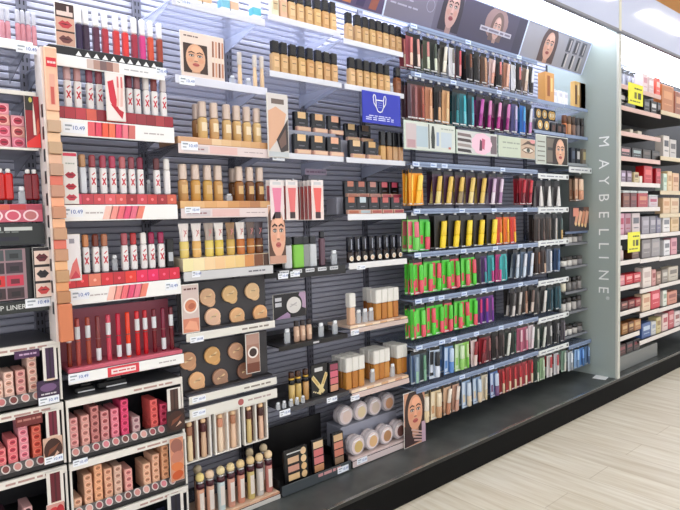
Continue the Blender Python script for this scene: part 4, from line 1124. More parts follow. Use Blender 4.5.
# cushion compact poster + tester tray
def c_cushion(b, w, h):
    b.rect(-w*.49, w*.49, h*.01, h*.99, Y0, M((26, 24, 30), .35))
    b.poly([(w*.3, h*.99), (w*.49, h*.99), (w*.49, h*.3), (w*.2, h*.5)], Y0-.0003, M((190, 160, 190), .4))
    b.poly([(-w*.45, h*.01), (0, h*.01), (w*.0, h*.3)], Y0-.0003, M((170, 140, 176), .4))
    b.rect(-w*.44, -w*.25, h*.5, h*.66, Y0-.0003, M((206, 206, 212), .4))
    b.rect(-w*.44, -w*.25, h*.72, h*.86, Y0-.0003, M((206, 206, 212), .4))
    b.ell(w*.12, h*.52, h*.42, h*.42, Y0-.0006, M((20, 18, 22), .3), 24)
    b.ell(w*.12, h*.5, h*.36, h*.33, Y0-.0009, M((232, 228, 224), .4), 24)
    b.stroke([(w*.0, h*.45), (w*.2, h*.58)], h*.05, Y0-.0012, M((196, 190, 190), .4))
    b.stroke([(w*.02, h*.55), (w*.2, h*.47)], h*.04, Y0-.0012, M((206, 200, 198), .4))
card('picture_card', 273, 293, 306, 318, 1.90, 'black and lilac poster of an open cushion compact', c_cushion)
dz2 = at(318, 344, 1.80)[1]
t5 = btray(D0+.004, D1-.004, dz2, .018, 'black tray with three little bottles and clear pushers', fn=lambda b, w, h: b.rect(-.01, .02, h*.3, h*.7, -.0005, M((206, 206, 210), .4)))
for i, u in enumerate((296.5, 302.5, 309)):
    item('sample_bottle', bottle(M((50, 40, 40), .3), M((206, 170, 146), .25), M((226, 196, 170), .4), .082, .024, .25), 'little beige bottle with dark cap, %s of three on the black tray' % ORD[i], 'foundation', (at(u, 334, 1.835)[0], 1.835, t5+.0005), 'little beige bottles')
for i, u in enumerate((287, 321, 335)):
    pusher(u, 334, 1.835, t5, 'clear pusher on the little bottle tray, %s from left' % ORD[i], .024, .058)

# white-capped foundations
def whitecap(c): return [('bottle', k_box(.032, .028, .075, M(c, .2), 0, .004)), ('cap', k_box(.036, .032, .062, M((226, 224, 218), .35), .0755, .004))]
item('foundation_bottle', whitecap((222, 180, 150)), 'single peach bottle with white block cap at left of clear pushers', 'foundation', (at(351, 320, 1.835)[0], 1.835, e6+.0005), 'white-capped foundations')
AMB = [(190, 130, 60), (180, 116, 50), (196, 136, 66), (176, 110, 48), (186, 124, 58)]
def cluster(u0, n, rows, z, v, label, y0=1.835, pitch=.0372):
    x0 = at(u0, v, y0)[0]
    for r in range(rows):
        for i in range(n):
            rn = {0: 'front', rows-1: 'back'}.get(r, 'middle' if rows == 3 else ORD[r])
            item('foundation_bottle', whitecap(AMB[(i+r) % 5]), 'amber bottle with white block cap, %s from left, %s row of %s' % (ORD[i], rn, label), 'foundation', (x0+i*pitch, y0+r*.034, z+.0005), 'white-capped foundations')
cluster(377, 4, 2, e6, 318, 'the upper block', 1.835)
item('foundation_bottle', whitecap((150, 90, 40)), 'amber bottle set back at left of the upper block', 'foundation', (at(372, 318, 1.90)[0]-.004, 1.925, e6+.0005), 'white-capped foundations')
for i, u in enumerate((358.5, 365, 371)):
    pusher(u, 322, 1.835, e6, 'clear pusher left of the upper white-capped block, %s of three' % ORD[i], .026, .06)
cluster(347.5, 3, 3, e7, 388, 'left low cluster', 1.835)
cluster(375, 3, 3, e7, 380, 'middle low cluster', 1.850, .034)
cluster(398, 2, 3, e7, 372, 'right low cluster', 1.850, .034)
pusher(372.5, 384, 1.835, e7, 'clear pusher between the left and middle low clusters', .024, .06)
pusher(392.5, 376, 1.835, e7, 'clear pusher between the middle and right low clusters', .024, .06)
price(355, 335, 1.8003, 'price tag under the single peach bottle', .045, .022)
price(355, 400, 1.8003, 'price tag under the left low cluster', .05, .022)

# gold bottles, crossed-stick card, blush palette
dz3 = at(315, 405, 1.80)[1]
t6 = btray(D0+.004, D1-.004, dz3, .018, 'dark tray under the gold bottles and the black card', mat=DGREY)
GOLD = M((206, 166, 70), .3, .4)
for i, u in enumerate((292, 298.5, 306)):
    item('gold_bottle', [('bottle', k_cyl(.013, .075, M([(206, 176, 110), (196, 166, 96), (190, 146, 90)][i], .2), 1)), ('collar', k_cyl(.0122, .018, BK, 1, .0755)), ('cap_band', k_cyl(.0126, .008, GOLD, 1, .094)), ('cap', k_cyl(.0122, .022, M((70, 40, 24), .25), 1, .1025))], 'slim gold bottle with black and gold collar, %s of three' % ORD[i], 'foundation', (at(u, 398, 1.84)[0], 1.84, t6+.0005), 'slim gold bottles')
for i, u in enumerate((278, 284, 291, 297, 303)):
    pusher(u, 404, 1.81, t6, 'clear pusher in front of the gold bottles, %s from left' % ORD[i], .016, .03)
def c_vee(b, w, h):
    b.rect(-w*.3, w*.2, h*.78, h*.9, Y0, M((206, 206, 206), .4))
    for a, c in (((-.42, .62), (.2, .14)), ((.42, .66), (-.02, .1))):
        b.stroke([(w*a[0], h*a[1]), (w*c[0], h*c[1])], w*.2, Y0-.0004*(1 if a[0] < 0 else 2), M((226, 206, 150), .35))
        b.stroke([(w*a[0], h*a[1]), (w*(a[0]*.5+c[0]*.5), h*(a[1]*.5+c[1]*.5))], w*.1, Y0-.0012, M((196, 166, 100), .35))
    for k in range(3):
        b.rect(-w*.42+k*w*.12, -w*.34+k*w*.12, h*.16-k*h*.03, h*.2-k*h*.03, Y0, M((230, 214, 170), .4))
card('picture_card', 311.5, 364, 327.5, 399, 1.83, 'black card with two crossed gold sticks beside the gold bottles', c_vee, M((22, 22, 24), .35), zb=t6+.0005)
def pal4(cols, w=.052, h=.13):
    return [('case', k_box(w, .016, h, BK, 0, .002)), ('color_pans', cached(('p4', cols, w, h), lambda b: [b.rect(-w*.4, w*.4, h*(.05+.23*i), h*(.05+.23*i+.2), -.0085, M(c, .45)) for i, c in enumerate(cols)]))]
item('blush_palette', pal4(((206, 150, 120), (206, 110, 116), (206, 100, 120), (150, 70, 90))), 'tall black palette of four pink pans beside the crossed-stick card', 'palette', (at(333, 380, 1.835)[0], 1.835, t6+.0005), 'tall palettes')
for i, u in enumerate((333, 341)):
    pusher(u, 352, 1.93, t6, 'clear pusher behind the four-pan pink palette, %s one' % ('left', 'right')[i], .022, .13)
price(332, 403, 1.8003, 'price tag under the four-pan pink palette', .055, .022)
price(285, 416, 1.8003, 'price tag under the slim gold bottles', .05, .024, z=dz3+.004)

# bottom trays: palettes and round powders
def ptray():
    x0, x1 = D0-.006, D1-.008
    w = x1-x0
    t = thing('palette_tray', 'black bottom tray holding the eye palettes', 'tray', ((x0+x1)/2, 1.795, .1315), 'black trays of the base make-up bay')
    part('tray_floor', lambda b: b.box(-w/2, w/2, .0045, .20, 0, .022, SOFTBLACK, .002), t)
    part('front_lip', lambda b: (b.box(-w/2, w/2, 0, .004, 0, .042, M((66, 72, 76), .3), .001), greek(b, 0, .12, .030, .012, -.0005, M((206, 150, 150), .4))), t)
    part('back_wall', lambda b: b.box(-w/2, w/2, .2005, .208, 0, .20, BLACK, .002), t)
    for k in (-1, 1):
        part('side_wall', lambda b, k=k: b.box(k*w/2-.003, k*w/2+.003, .021, .2, .0225, .06, BLACK), t)
ptray()
tz = .1315+.022
def eyepal(b):
    b.box(-.058, .058, -.008, .008, 0, .135, BLACK, .003)
item('eye_palette', [('case', cached(('eyepal',), eyepal)), ('color_pans', cached(('eyepans',), lambda b: (
    b.rect(-.045, .045, .118, .123, -.0085, M((206, 206, 206), .4)),
    [b.rect(-.042, .012, .012+.034*i, .036+.034*i, -.0085, M(c, .5)) for i, c in enumerate([(226, 190, 140), (206, 150, 130), (214, 176, 140)])],
    [b.ell(.036, .022+.031*i, .014, .0145, -.0085, M(c, .5), 16) for i, c in enumerate([(226, 190, 140), (226, 186, 130), (232, 200, 150), (230, 196, 150)])])))],
    'black eye palette with tan bars and four round pans', 'palette', (at(296, 462, 1.835)[0], 1.835, tz+.0005), 'palettes in the bottom tray', (-.06, 0, 0))
item('eye_palette', pal4(((196, 140, 100), (206, 120, 120), (206, 110, 110), (222, 190, 150)), .062, .14), 'tall black palette with pink and tan pans, middle of bottom tray', 'palette', (at(318, 452, 1.835)[0], 1.835, tz+.0005), 'palettes in the bottom tray', (-.06, 0, 0))
item('eye_palette', pal4(((150, 120, 96), (196, 120, 100), (206, 130, 110), (206, 170, 130)), .062, .14), 'tall black palette with brown and peach pans, right of bottom tray', 'palette', (at(338, 444, 1.835)[0], 1.835, tz+.0005), 'palettes in the bottom tray', (-.06, 0, 0))
price(343, 466, 1.794, 'price tag on the front of the black bottom palette tray', .06, .026, z=.150)

e8 = shelf(E0-.006, E1, .1315, .026, 'white front bottom shelf under the round loose powders', M((206, 190, 188), .35), PLATE_D, ends=False, riser=(.010, M((200, 180, 176), .4)))
tiers(E0+.004, E1-.004, e8, .115, 'tall clear step behind the lower row of round powders', .10, 1.885)
def loose(c, d):
    r = .0425
    return [('jar', cached(('ljar', d), lambda b: b.lathe([(r*.9, 0), (r, .004), (r, .022), (r*.95, .024)], M(d, .25), 22, 0, 0, 0, 'y'))),
            ('clear_lid', cached(('llid',), lambda b: b.lathe([(r*1.03, .0245), (r*1.05, .026), (r*1.05, .04), (r*.98, .045)], M((226, 218, 222), .12, 0, .55), 22, 0, 0, 0, 'y'))),
            ('powder_window', cached(('lwin', c), lambda b: (b.ell(0, 0, r*.86, r*.86, -.0456, M((222, 206, 206), .35), 22), b.ell(r*.1, -r*.12, r*.58, r*.6, -.0459, M(c, .5), 20), b.stroke([(-r*.5, r*.5), (r*.3, r*.62)], r*.12, -.0462, M((244, 240, 240), .3)))))]
for r_, (vs_, Y, zc) in enumerate((((0,), 1.874, e8+.115+.001), ((0,), 1.846, e8+.001))):
    cs = [((222, 200, 190), 'pale pink'), ((226, 206, 166), 'cream'), ((214, 196, 180), 'mauve beige'), ((226, 170, 130), 'peach')] if r_ == 0 else [((206, 176, 110), 'golden'), ((222, 180, 130), 'beige'), ((176, 130, 90), 'brown'), ((110, 70, 64), 'dark brown')]
    for i, (c, w) in enumerate(cs):
        x = E0+.046+i*.0895
        item('loose_powder', loose(c, (206, 196, 200)), 'round %s loose powder jar, %s from left in %s bottom row' % (w, ORD[i], ('upper', 'lower')[r_]), 'loose powder', (x, Y+(.045 if r_ == 0 else 0)+.02, zc+.043), 'round loose powder jars')
price(362, 457, 1.8003, 'price tag under the lower row of round powders', .06, .024)
def c_big(b, w, h):
    b.rect(-w*.49, w*.49, h*.01, h*.99, Y0, M((206, 150, 120), .4))
    b.poly([(-w*.49, h*.01), (-w*.49, h*.4), (w*.2, h*.3), (w*.49, h*.05)], Y0-.0002, M((60, 40, 40), .4))
    portrait(b, w*.02, h*.62, h*.52, Y0-.0004, (220, 160, 128), (56, 38, 34), (190, 90, 84), .8, None, 1.05)
    for k in range(4):
        b.poly([(-w*.2+k*.006, h*.3-k*h*.07), (w*.4, h*.18-k*h*.05), (w*.42, h*.2-k*h*.05), (-w*.18+k*.006, h*.33-k*h*.07)], Y0-.0034, M((206, 170, 160), .4))
    b.rect(w*.3, w*.49, h*.01, h*.4, Y0-.0038, M((190, 160, 176), .4))
card('picture_card', 404, 391, 425, 451, 1.79, 'card of a woman\'s face at the corner of the bottom powder shelf', c_big, zb=.1295)

# ================================================================== MASCARA BOARD (x 1.955 - 3.69)
RAILM = M((150, 164, 190), .25, 0, .55)
RAILT = M((136, 152, 182), .25)
ROWZ = [2.050, 1.838, 1.432, 1.216, 1.014, .798, .580, .377]
RN = ['first', 'second', 'third', 'fourth', 'fifth', 'sixth', 'seventh', 'lowest']
G0, G1, G2, G3 = 1.962, 3.03, 3.385, 3.685
def rail(x0, x1, z, label, tags, strip=RAILT, fn=None, h=.024):
    w = x1-x0
    t = thing('hook_rail', label, 'hook rail', ((x0+x1)/2, 1.775, z), 'rails the packs hang from')
    part('rail_plate', lambda b: b.box(-w/2+.002, w/2-.002, .0045, WY-.014-1.775, .010, .016, RAILM), t)
    def fr(b):
        b.box(-w/2+.002, w/2-.002, 0, .004, 0, h, strip, .001)
        b.rect(-w/2+.004, w/2-.004, h*.3, h*.55, -.0004, M((96, 112, 142), .4)) if fn is None else fn(b, w, h)
        for x in tags:
            b.rect(x-(x0+x1)/2-.022, x-(x0+x1)/2+.022, h*.12, h*.9, -.0008, M((206, 220, 240), .35))
            greek(b, x-(x0+x1)/2-.018, x-(x0+x1)/2+.012, h*.5, .005, -.0011, M((70, 110, 190), .5))
    part('front_channel', fr, t)
    return t
def add_hooks(t, xs, zoff=-.004):
    for x in xs:
        part('hook', lambda b: (b.tube([(0, .29, 0), (0, .018, 0), (0, .012, .004)], .0016, HK), b.box(-.009, .009, .011, .016, -.003, .011, M((236, 238, 242), .3), .001)), t, (x-t.location.x, 0, zoff))
def pack(w, h, card, up, lo, style):
    key = (w, h, card, up, lo, style)
    cm = M(card, .45)
    ps = [('card_back', cached(('pk_c',)+key, lambda b: (b.box(-w/2, w/2, .006, .008, 0, h, cm, .0006), b.box(-w*.5, w*.5, .0052, .0058, h-.016, h, M((20, 20, 22), .4)), b.rect(-w*.42, w*.42, .004, h*.06, .0056, M((226, 226, 226), .4)))))]
    r = w*(.21 if style != 'slim' else .15)
    cx = w*.14 if style in ('duo', 'side') else 0
    sl = {'lean': w*.24, 'side': w*.12}.get(style, 0)
    hb = h*.84
    def tb(b, z0, z1, m, f0=1.0, f1=1.0):
        k = b.m(m)
        n = 10
        i = len(b.v)
        for z, f in ((z0, f0*.9), (z0+.003, f0), (z1-.003, f1), (z1, f1*.9)):
            for a in range(n):
                t = 2*math.pi*a/n
                b.v.append((cx+sl*(z/h-.5)*2+r*f*math.cos(t), -.006+r*.7*f*math.sin(t), z))
        for s in range(3):
            for a in range(n):
                d = (a+1) % n
                b.f.append((i+s*n+a, i+s*n+d, i+s*n+n+d, i+s*n+n+a)); b.mi.append(k); b.sm.append(True)
        b.f.append(tuple(i+a for a in range(n-1, -1, -1))); b.mi.append(k); b.sm.append(False)
        b.f.append(tuple(i+3*n+a for a in range(n))); b.mi.append(k); b.sm.append(False)
    if style == 'cone':
        ps.append(('tube', cached(('pk_t',)+key, lambda b: tb(b, h*.05, hb*.95, M(lo, .3), 1.4, .5))))
    else:
        ps.append(('tube', cached(('pk_t',)+key, lambda b: tb(b, h*.05, hb*.48, M(lo, .25)))))
        ps.append(('cap', cached(('pk_u',)+key, lambda b: tb(b, hb*.485, hb, M(up, .25), 1, .92))))
    if style == 'duo':
        ps.append(('color_panel', cached(('pk_d',)+key, lambda b: (b.rect(-w*.47, -w*.1, h*.1, h*.86, .0050, M(up, .4)), b.rect(-w*.42, -w*.16, h*.2, h*.45, .0047, M(lo, .4))))))
    return ps
def hang(row, x, z, h, spec, label, n=2, yf=1.795):
    for k in range(n):
        lab = label if k == 0 else label.replace('front', 'second', 1)
        item('hanging_pack', pack(spec[0], h, spec[1], spec[2], spec[3], spec[4]), lab, 'makeup pack', (x+random.uniform(-.002, .002), yf+k*.036, z), 'packs on the %s hook row' % row, (0, random.uniform(-.035, .035), random.uniform(-.05, .05)))
def row_of(ri, items, h, cat_words, x0=G0, x1=G1, tags=()):
    z = ROWZ[ri]
    t = rail(x0, x1, z, 'blue grey rail above the %s row of hanging packs' % RN[ri], [max(x0+.025, at(u, 200, 1.775)[0]) for u in tags])
    xs = []
    for i, (u, w, cc_, up, lo, st, word) in enumerate(items):
        x = at(u, at_v[ri], 1.79)[0]
        if x < G0+.016:
            x, w = G0+.012, .020
        xs.append(x)
        hang(RN[ri], x, z-.010-h, h, (w, cc_, up, lo, st), 'front %s pack on %s hook from left, %s rail row' % (word, ORD[i], RN[ri]))
    add_hooks(t, xs)
    return t
at_v = [60, 108, 188, 230, 280, 330, 368, 412]
K = (22, 20, 24); W = (226, 226, 230)
row_of(0, [(411, .05, (140, 66, 76), (206, 120, 112), (222, 190, 166), 'slim', 'rose'), (419, .05, (40, 28, 30), (206, 144, 136), (226, 200, 186), 'slim', 'blush'), (428, .05, (70, 76, 60), (196, 130, 124), (200, 206, 180), 'slim', 'pale green'),
           (436, .05, (26, 36, 32), (70, 82, 70), (216, 222, 200), 'slim', 'dark green'), (445, .05, (46, 44, 40), (214, 206, 190), (222, 214, 196), 'lean', 'cream'), (453, .045, (226, 226, 230), (120, 116, 110), (206, 206, 206), 'slim', 'white'),
           (460, .045, (34, 22, 28), (196, 76, 84), (206, 130, 130), 'slim', 'red'), (471, .05, K, (120, 70, 48), (50, 44, 46), 'slim', 'black'), (478.5, .05, (30, 30, 30), (80, 70, 66), (60, 56, 56), 'slim', 'charcoal'), (486, .05, (90, 64, 52), (190, 146, 116), (180, 134, 106), 'slim', 'tan'),
           (493, .045, (206, 180, 176), (226, 196, 190), (206, 150, 130), 'lean', 'pink'), (500.5, .05, (24, 22, 24), (206, 120, 116), (50, 40, 40), 'slim', 'rose-capped black'), (508, .05, (176, 126, 104), (222, 180, 160), (222, 170, 146), 'lean', 'peach'), (514.5, .035, (226, 228, 234), (206, 206, 210), (226, 226, 230), 'slim', 'narrow white'),
           (520, .05, K, (206, 126, 122), (60, 50, 50), 'slim', 'pink-capped dark'), (526.5, .05, (120, 100, 90), (222, 206, 190), (206, 180, 160), 'lean', 'beige'), (532.5, .045, K, (226, 226, 230), (60, 56, 60), 'lean', 'white-capped black')], .155, 'brow', tags=(415, 470, 520))
row_of(1, [(408, .05, (80, 60, 70), (120, 96, 104), (90, 66, 76), 'slim', 'mauve grey'), (416, .05, (110, 66, 70), (150, 96, 96), (140, 90, 90), 'slim', 'mauve'), (423, .05, (110, 50, 44), (170, 96, 76), (160, 76, 60), 'slim', 'copper red'), (431, .05, (190, 130, 100), (206, 150, 110), (222, 176, 140), 'slim', 'copper'),
           (439, .05, K, (60, 46, 44), (206, 160, 120), 'slim', 'black and tan'), (447, .055, (206, 160, 116), (222, 180, 130), (226, 196, 150), 'slim', 'light tan'), (457, .055, (14, 52, 60), (20, 80, 90), (40, 130, 140), 'slim', 'dark teal'), (465, .055, (30, 110, 124), (60, 176, 190), (110, 200, 214), 'slim', 'turquoise'),
           (473, .05, (20, 70, 86), (70, 150, 170), (90, 170, 190), 'slim', 'teal'), (481, .055, (60, 30, 60), (190, 90, 170), (150, 50, 130), 'lean', 'violet'), (490, .055, (24, 20, 30), (206, 130, 180), (170, 50, 130), 'lean', 'magenta'), (499, .055, (28, 20, 32), (222, 150, 196), (176, 46, 130), 'lean', 'pink striped'),
           (508, .055, (50, 36, 60), (206, 120, 180), (150, 44, 120), 'lean', 'purple'), (516, .055, (80, 80, 130), (196, 190, 226), (150, 140, 196), 'slim', 'lavender'), (524, .055, (40, 110, 190), (90, 170, 222), (50, 110, 200), 'slim', 'blue'), (531, .05, K, (206, 206, 214), (190, 130, 180), 'lean', 'black with pale cap')], .175, 'mascara', tags=(420, 455, 500))
PUR = (60, 30, 58); GOLDC = (222, 186, 90)
row_of(2, [(408, .075, (236, 160, 40), (244, 214, 90), (240, 190, 60), 'lean', 'orange'), (420, .075, (240, 156, 30), (244, 210, 90), (240, 186, 60), 'lean', 'amber'), (439, .07, PUR, GOLDC, (226, 206, 130), 'lean', 'gold tube purple'), (450, .07, PUR, (226, 190, 90), GOLDC, 'lean', 'dark purple gold'),
           (461, .07, (66, 36, 54), GOLDC, (150, 130, 90), 'lean', 'gold and grey'), (472, .07, PUR, (226, 196, 110), (226, 206, 140), 'lean', 'pale gold'), (483, .07, (54, 30, 50), GOLDC, (222, 190, 100), 'lean', 'rich gold'), (494, .06, (74, 44, 80), (206, 176, 206), (226, 214, 226), 'lean', 'lilac'),
           (501, .055, (96, 70, 96), (226, 206, 226), (170, 130, 170), 'lean', 'mauve striped'), (524, .055, (150, 26, 44), (196, 44, 60), (120, 30, 44), 'lean', 'crimson'), (531, .055, (120, 24, 40), (206, 60, 70), (150, 30, 50), 'lean', 'dark red')], .165, 'mascara', tags=(411, 434, 445, 503))
YEL = (246, 212, 40)
row_of(3, [(405, .06, (96, 206, 76), (96, 206, 76), (80, 190, 60), 'duo', 'green'), (415, .075, (150, 214, 120), (226, 110, 130), (120, 206, 96), 'duo', 'pale green and pink'), (426, .07, (70, 190, 70), (96, 206, 80), (222, 76, 100), 'duo', 'green and red'),
           (442, .085, (26, 24, 26), (240, 206, 50), YEL, 'side', 'black and yellow'), (455, .085, (26, 24, 26), (240, 200, 40), YEL, 'side', 'black and bright yellow'), (468, .085, (30, 28, 28), (246, 216, 60), YEL, 'side', 'yellow tube black'), (480, .085, (26, 24, 26), (240, 206, 50), (244, 206, 30), 'side', 'black and gold yellow'),
           (493, .085, (28, 26, 28), (246, 220, 70), YEL, 'side', 'yellow bullet'), (501, .05, (222, 80, 44), (240, 120, 60), (246, 200, 40), 'slim', 'orange red'), (508, .05, (236, 120, 40), (246, 190, 40), (240, 160, 40), 'slim', 'yellow orange'), (515, .05, (222, 66, 50), (236, 100, 60), (244, 190, 50), 'slim', 'red orange')], .165, 'mascara', tags=(407, 462, 494, 525))
GR = (84, 204, 64); PK = (226, 84, 104)
gp = [('green', GR, GR, PK), ('pink and green', PK, GR, PK), ('green panel', (70, 180, 56), (110, 214, 90), PK), ('green and pink', GR, PK, GR)]
row_of(4, [(403.5, .058, GR, GR, PK, 'duo', 'bright green')] + [(u, .062, gp[i % 4][1], gp[i % 4][2], gp[i % 4][3], 'duo', gp[i % 4][0]) for i, u in enumerate((411.5, 420, 429, 438, 447.5, 457, 467, 473.5))] +
           [(480, .055, (24, 22, 30), (50, 44, 60), (40, 36, 50), 'slim', 'black'), (486, .055, (70, 40, 96), (120, 80, 150), (60, 150, 160), 'slim', 'violet teal'), (493, .055, (40, 150, 156), (70, 180, 186), (190, 60, 130), 'slim', 'teal'), (500, .055, (176, 50, 120), (60, 170, 176), (206, 70, 140), 'slim', 'teal magenta'), (506, .05, (50, 166, 170), (80, 190, 190), (60, 170, 176), 'slim', 'turquoise'),
            (518, .055, (36, 50, 70), (206, 214, 226), (190, 206, 222), 'lean', 'clear white'), (525, .055, (90, 110, 134), (222, 226, 236), (206, 220, 236), 'lean', 'pale blue'), (532, .05, (60, 80, 110), (226, 230, 238), (214, 224, 236), 'lean', 'frosted')], .165, 'mascara', tags=(411, 463, 495, 520))
row_of(5, [(402.5, .05, GR, GR, GR, 'duo', 'edge green')] + [(u, .062, gp[i % 4][1], gp[i % 4][2], gp[i % 4][3], 'duo', gp[i % 4][0]) for i, u in enumerate((408, 415, 422.5, 432.5, 441, 450, 459.5, 467, 474.5))] +
           [(481, .055, (90, 24, 110), (206, 40, 110), (120, 30, 140), 'slim', 'purple'), (487, .055, (70, 24, 120), (200, 50, 120), (90, 40, 150), 'slim', 'violet'), (493, .05, (110, 50, 140), (150, 70, 160), (100, 40, 140), 'slim', 'lilac purple'),
            (514, .05, (44, 40, 42), (90, 86, 86), (206, 200, 196), 'lean', 'silver'), (520, .05, (36, 32, 34), (206, 200, 196), (150, 144, 140), 'lean', 'grey'), (526.5, .055, (40, 32, 30), (150, 110, 90), (190, 150, 130), 'slim', 'brown'), (533, .055, (30, 28, 30), (110, 90, 84), (206, 190, 180), 'lean', 'dark brown')], .16, 'mascara', tags=(408, 430, 440, 463, 483, 500, 520))
row_of(6, [(409, .06, (76, 96, 130), (110, 130, 166), (96, 116, 150), 'slim', 'slate blue'), (417, .06, (110, 130, 150), (150, 170, 190), (150, 190, 170), 'slim', 'pale green grey'), (425, .055, (60, 76, 80), (110, 160, 130), (130, 176, 150), 'slim', 'grey green'), (436, .07, (200, 216, 236), (36, 40, 46), (214, 222, 236), 'duo', 'white and pale blue'),
           (450, .07, (110, 150, 200), (190, 210, 236), (90, 136, 200), 'duo', 'sky blue'), (461, .07, (176, 216, 150), (206, 226, 190), (150, 206, 110), 'duo', 'light green'), (468, .05, (150, 206, 96), (206, 230, 170), (120, 196, 76), 'slim', 'lime'), (476, .055, (226, 206, 206), (150, 40, 50), (226, 200, 196), 'lean', 'red and white'),
           (484, .055, (140, 20, 36), (150, 30, 46), (110, 20, 34), 'lean', 'deep red'), (490, .05, (110, 50, 60), (150, 90, 90), (90, 40, 50), 'slim', 'wine'), (497, .055, (40, 34, 36), (110, 90, 90), (60, 50, 54), 'slim', 'charcoal'), (503, .05, (50, 40, 42), (90, 76, 76), (50, 44, 46), 'slim', 'dark brown'), (509, .05, (26, 40, 36), (220, 222, 214), (206, 210, 200), 'lean', 'white tube'),
           (515, .05, (24, 40, 34), (40, 70, 60), (60, 90, 76), 'slim', 'dark green'), (521, .055, (170, 84, 110), (226, 190, 200), (196, 110, 134), 'slim', 'pink'), (527, .055, (170, 90, 116), (222, 196, 206), (206, 120, 144), 'slim', 'rose pink'), (533, .05, (222, 206, 212), (226, 222, 226), (226, 210, 216), 'lean', 'pale pink')], .155, 'liner', tags=(410, 440, 452, 475, 500, 520))
CRM = (226, 204, 164)
row_of(7, [(425, .075, (190, 170, 130), (232, 222, 206), CRM, 'duo', 'cream'), (437.5, .08, CRM, (236, 220, 190), (206, 160, 120), 'duo', 'beige'), (449.5, .06, (206, 170, 140), (234, 224, 210), (190, 130, 100), 'lean', 'tan and white'), (457.5, .055, (190, 150, 130), (232, 220, 210), (206, 160, 140), 'lean', 'rosy'),
           (468, .07, (150, 176, 206), (206, 220, 236), (222, 206, 180), 'duo', 'pale blue and cream'), (479, .065, (130, 156, 190), (200, 216, 232), (226, 206, 176), 'duo', 'blue grey'), (486, .055, (206, 196, 176), (226, 220, 206), (214, 196, 160), 'slim', 'sand'), (496, .07, (90, 120, 180), (200, 214, 236), (120, 90, 130), 'duo', 'blue'),
           (504, .055, (150, 44, 50), (206, 60, 66), (226, 200, 166), 'slim', 'red and cream'), (510, .05, (170, 60, 60), (196, 60, 66), (226, 206, 170), 'slim', 'cream with red top'), (515.5, .05, (140, 40, 46), (206, 70, 76), (230, 210, 176), 'slim', 'scarlet'), (521, .05, (150, 46, 56), (200, 60, 70), (226, 196, 170), 'slim', 'dark red'), (526.5, .05, (170, 60, 70), (206, 80, 86), (232, 214, 190), 'slim', 'coral'), (532, .05, (150, 40, 50), (206, 66, 76), (226, 206, 180), 'slim', 'ruby')], .155, 'concealer', tags=(460, 490, 520))

# picture signs between the second and third rows
def board_sign(u0, v0, u1, v1, label, fn, Y=1.79, frame=(206, 220, 206), zb=None):
    x0 = at(u0, (v0+v1)/2, Y)[0]; x1 = at(u1, (v0+v1)/2, Y)[0]
    zt, zz = at((u0+u1)/2, v0, Y)[1], at((u0+u1)/2, v1, Y)[1]
    w, h = x1-x0-.004, zt-zz
    t = thing('picture_sign', label, 'sign', ((x0+x1)/2, Y, zz), 'pictures on the mascara board')
    def f(b):
        b.box(-w/2, w/2, 0, .006, 0, h, M(frame, .4), .001)
        b.clip = (-w*.485, w*.485, h*.03, h*.97)
        fn(b, w, h)
    part('printed_panel', f, t)
    for k in (-1, 1):
        part('support_arm', lambda b: b.box(-.003, .003, .0065, WY-Y-.014, h*.5, h*.5+.012, M((150, 156, 172), .4)), t, (k*w*.3, 0, 0))
def s1(b, w, h):
    b.rect(-w/2, w/2, 0, h, Y0, M((208, 214, 206), .4))
    b.rect(-w*.47, -w*.28, h*.05, h*.9, Y0-.0003, M((200, 186, 188), .4))
    b.rect(-w*.45, -w*.3, h*.08, h*.35, Y0-.0006, M((186, 150, 156), .4))
    b.rect(-w*.28, -w*.06, h*.12, h*.85, Y0-.0003, M((176, 194, 204), .4))
    b.rect(-w*.05, -w*.03, h*.08, h*.95, Y0-.0004, M((30, 34, 40), .4))
    b.poly([(w*.01, h*.1), (w*.07, h*.1), (w*.08, h*.5), (w*.06, h*.9), (w*.02, h*.9), (w*.0, h*.5)], Y0-.0004, M((40, 48, 46), .4))
    b.rect(w*.11, w*.16, h*.2, h*.7, Y0-.0004, M((150, 170, 200), .4))
    b.rect(w*.2, w*.42, h*.16, h*.72, Y0-.0004, M((190, 204, 214), .4))
    greek(b, w*.2, w*.46, h*.84, .006, Y0-.0004, M((150, 160, 150), .4))
    b.rect(w*.35, w*.4, h*.12, h*.2, Y0-.0007, M((190, 110, 96), .4))
board_sign(404, 123, 455.5, 151, 'pale green sign with blue panels and a dark mascara tube', s1)
def s2(b, w, h):
    b.rect(-w/2, w/2, 0, h, Y0, M((206, 206, 206), .4))
    for k in range(4):
        b.poly([(-w*.48, h*(.1+.22*k)), (-w*.15, h*(.06+.22*k)), (-w*.18, h*(.2+.22*k)), (-w*.48, h*(.22+.22*k))], Y0-.0003, M([(50, 44, 44), (150, 140, 136), (70, 60, 60), (120, 104, 104)][k], .4))
    for i in range(9):
        b.ell(w*.1+w*.14*math.cos(i*.7), h*.5+h*.28*math.sin(i*.7), w*.12, h*.2, Y0-.0005-.00002*i, M((240, 196, 214), .4), 12)
    b.poly([(w*.03, h*.2), (w*.1, h*.2), (w*.12, h*.6), (w*.05, h*.7)], Y0-.0009, M((90, 50, 66), .4))
    b.poly([(w*.1, h*.3), (w*.16, h*.25), (w*.18, h*.7), (w*.1, h*.75)], Y0-.0012, M((190, 90, 120), .4))
    b.rect(w*.32, w*.48, h*.1, h*.9, Y0-.0004, M((110, 96, 100), .4))
board_sign(456.5, 132, 497.5, 155, 'sign with a pink flower shape between two pale signs', s2)
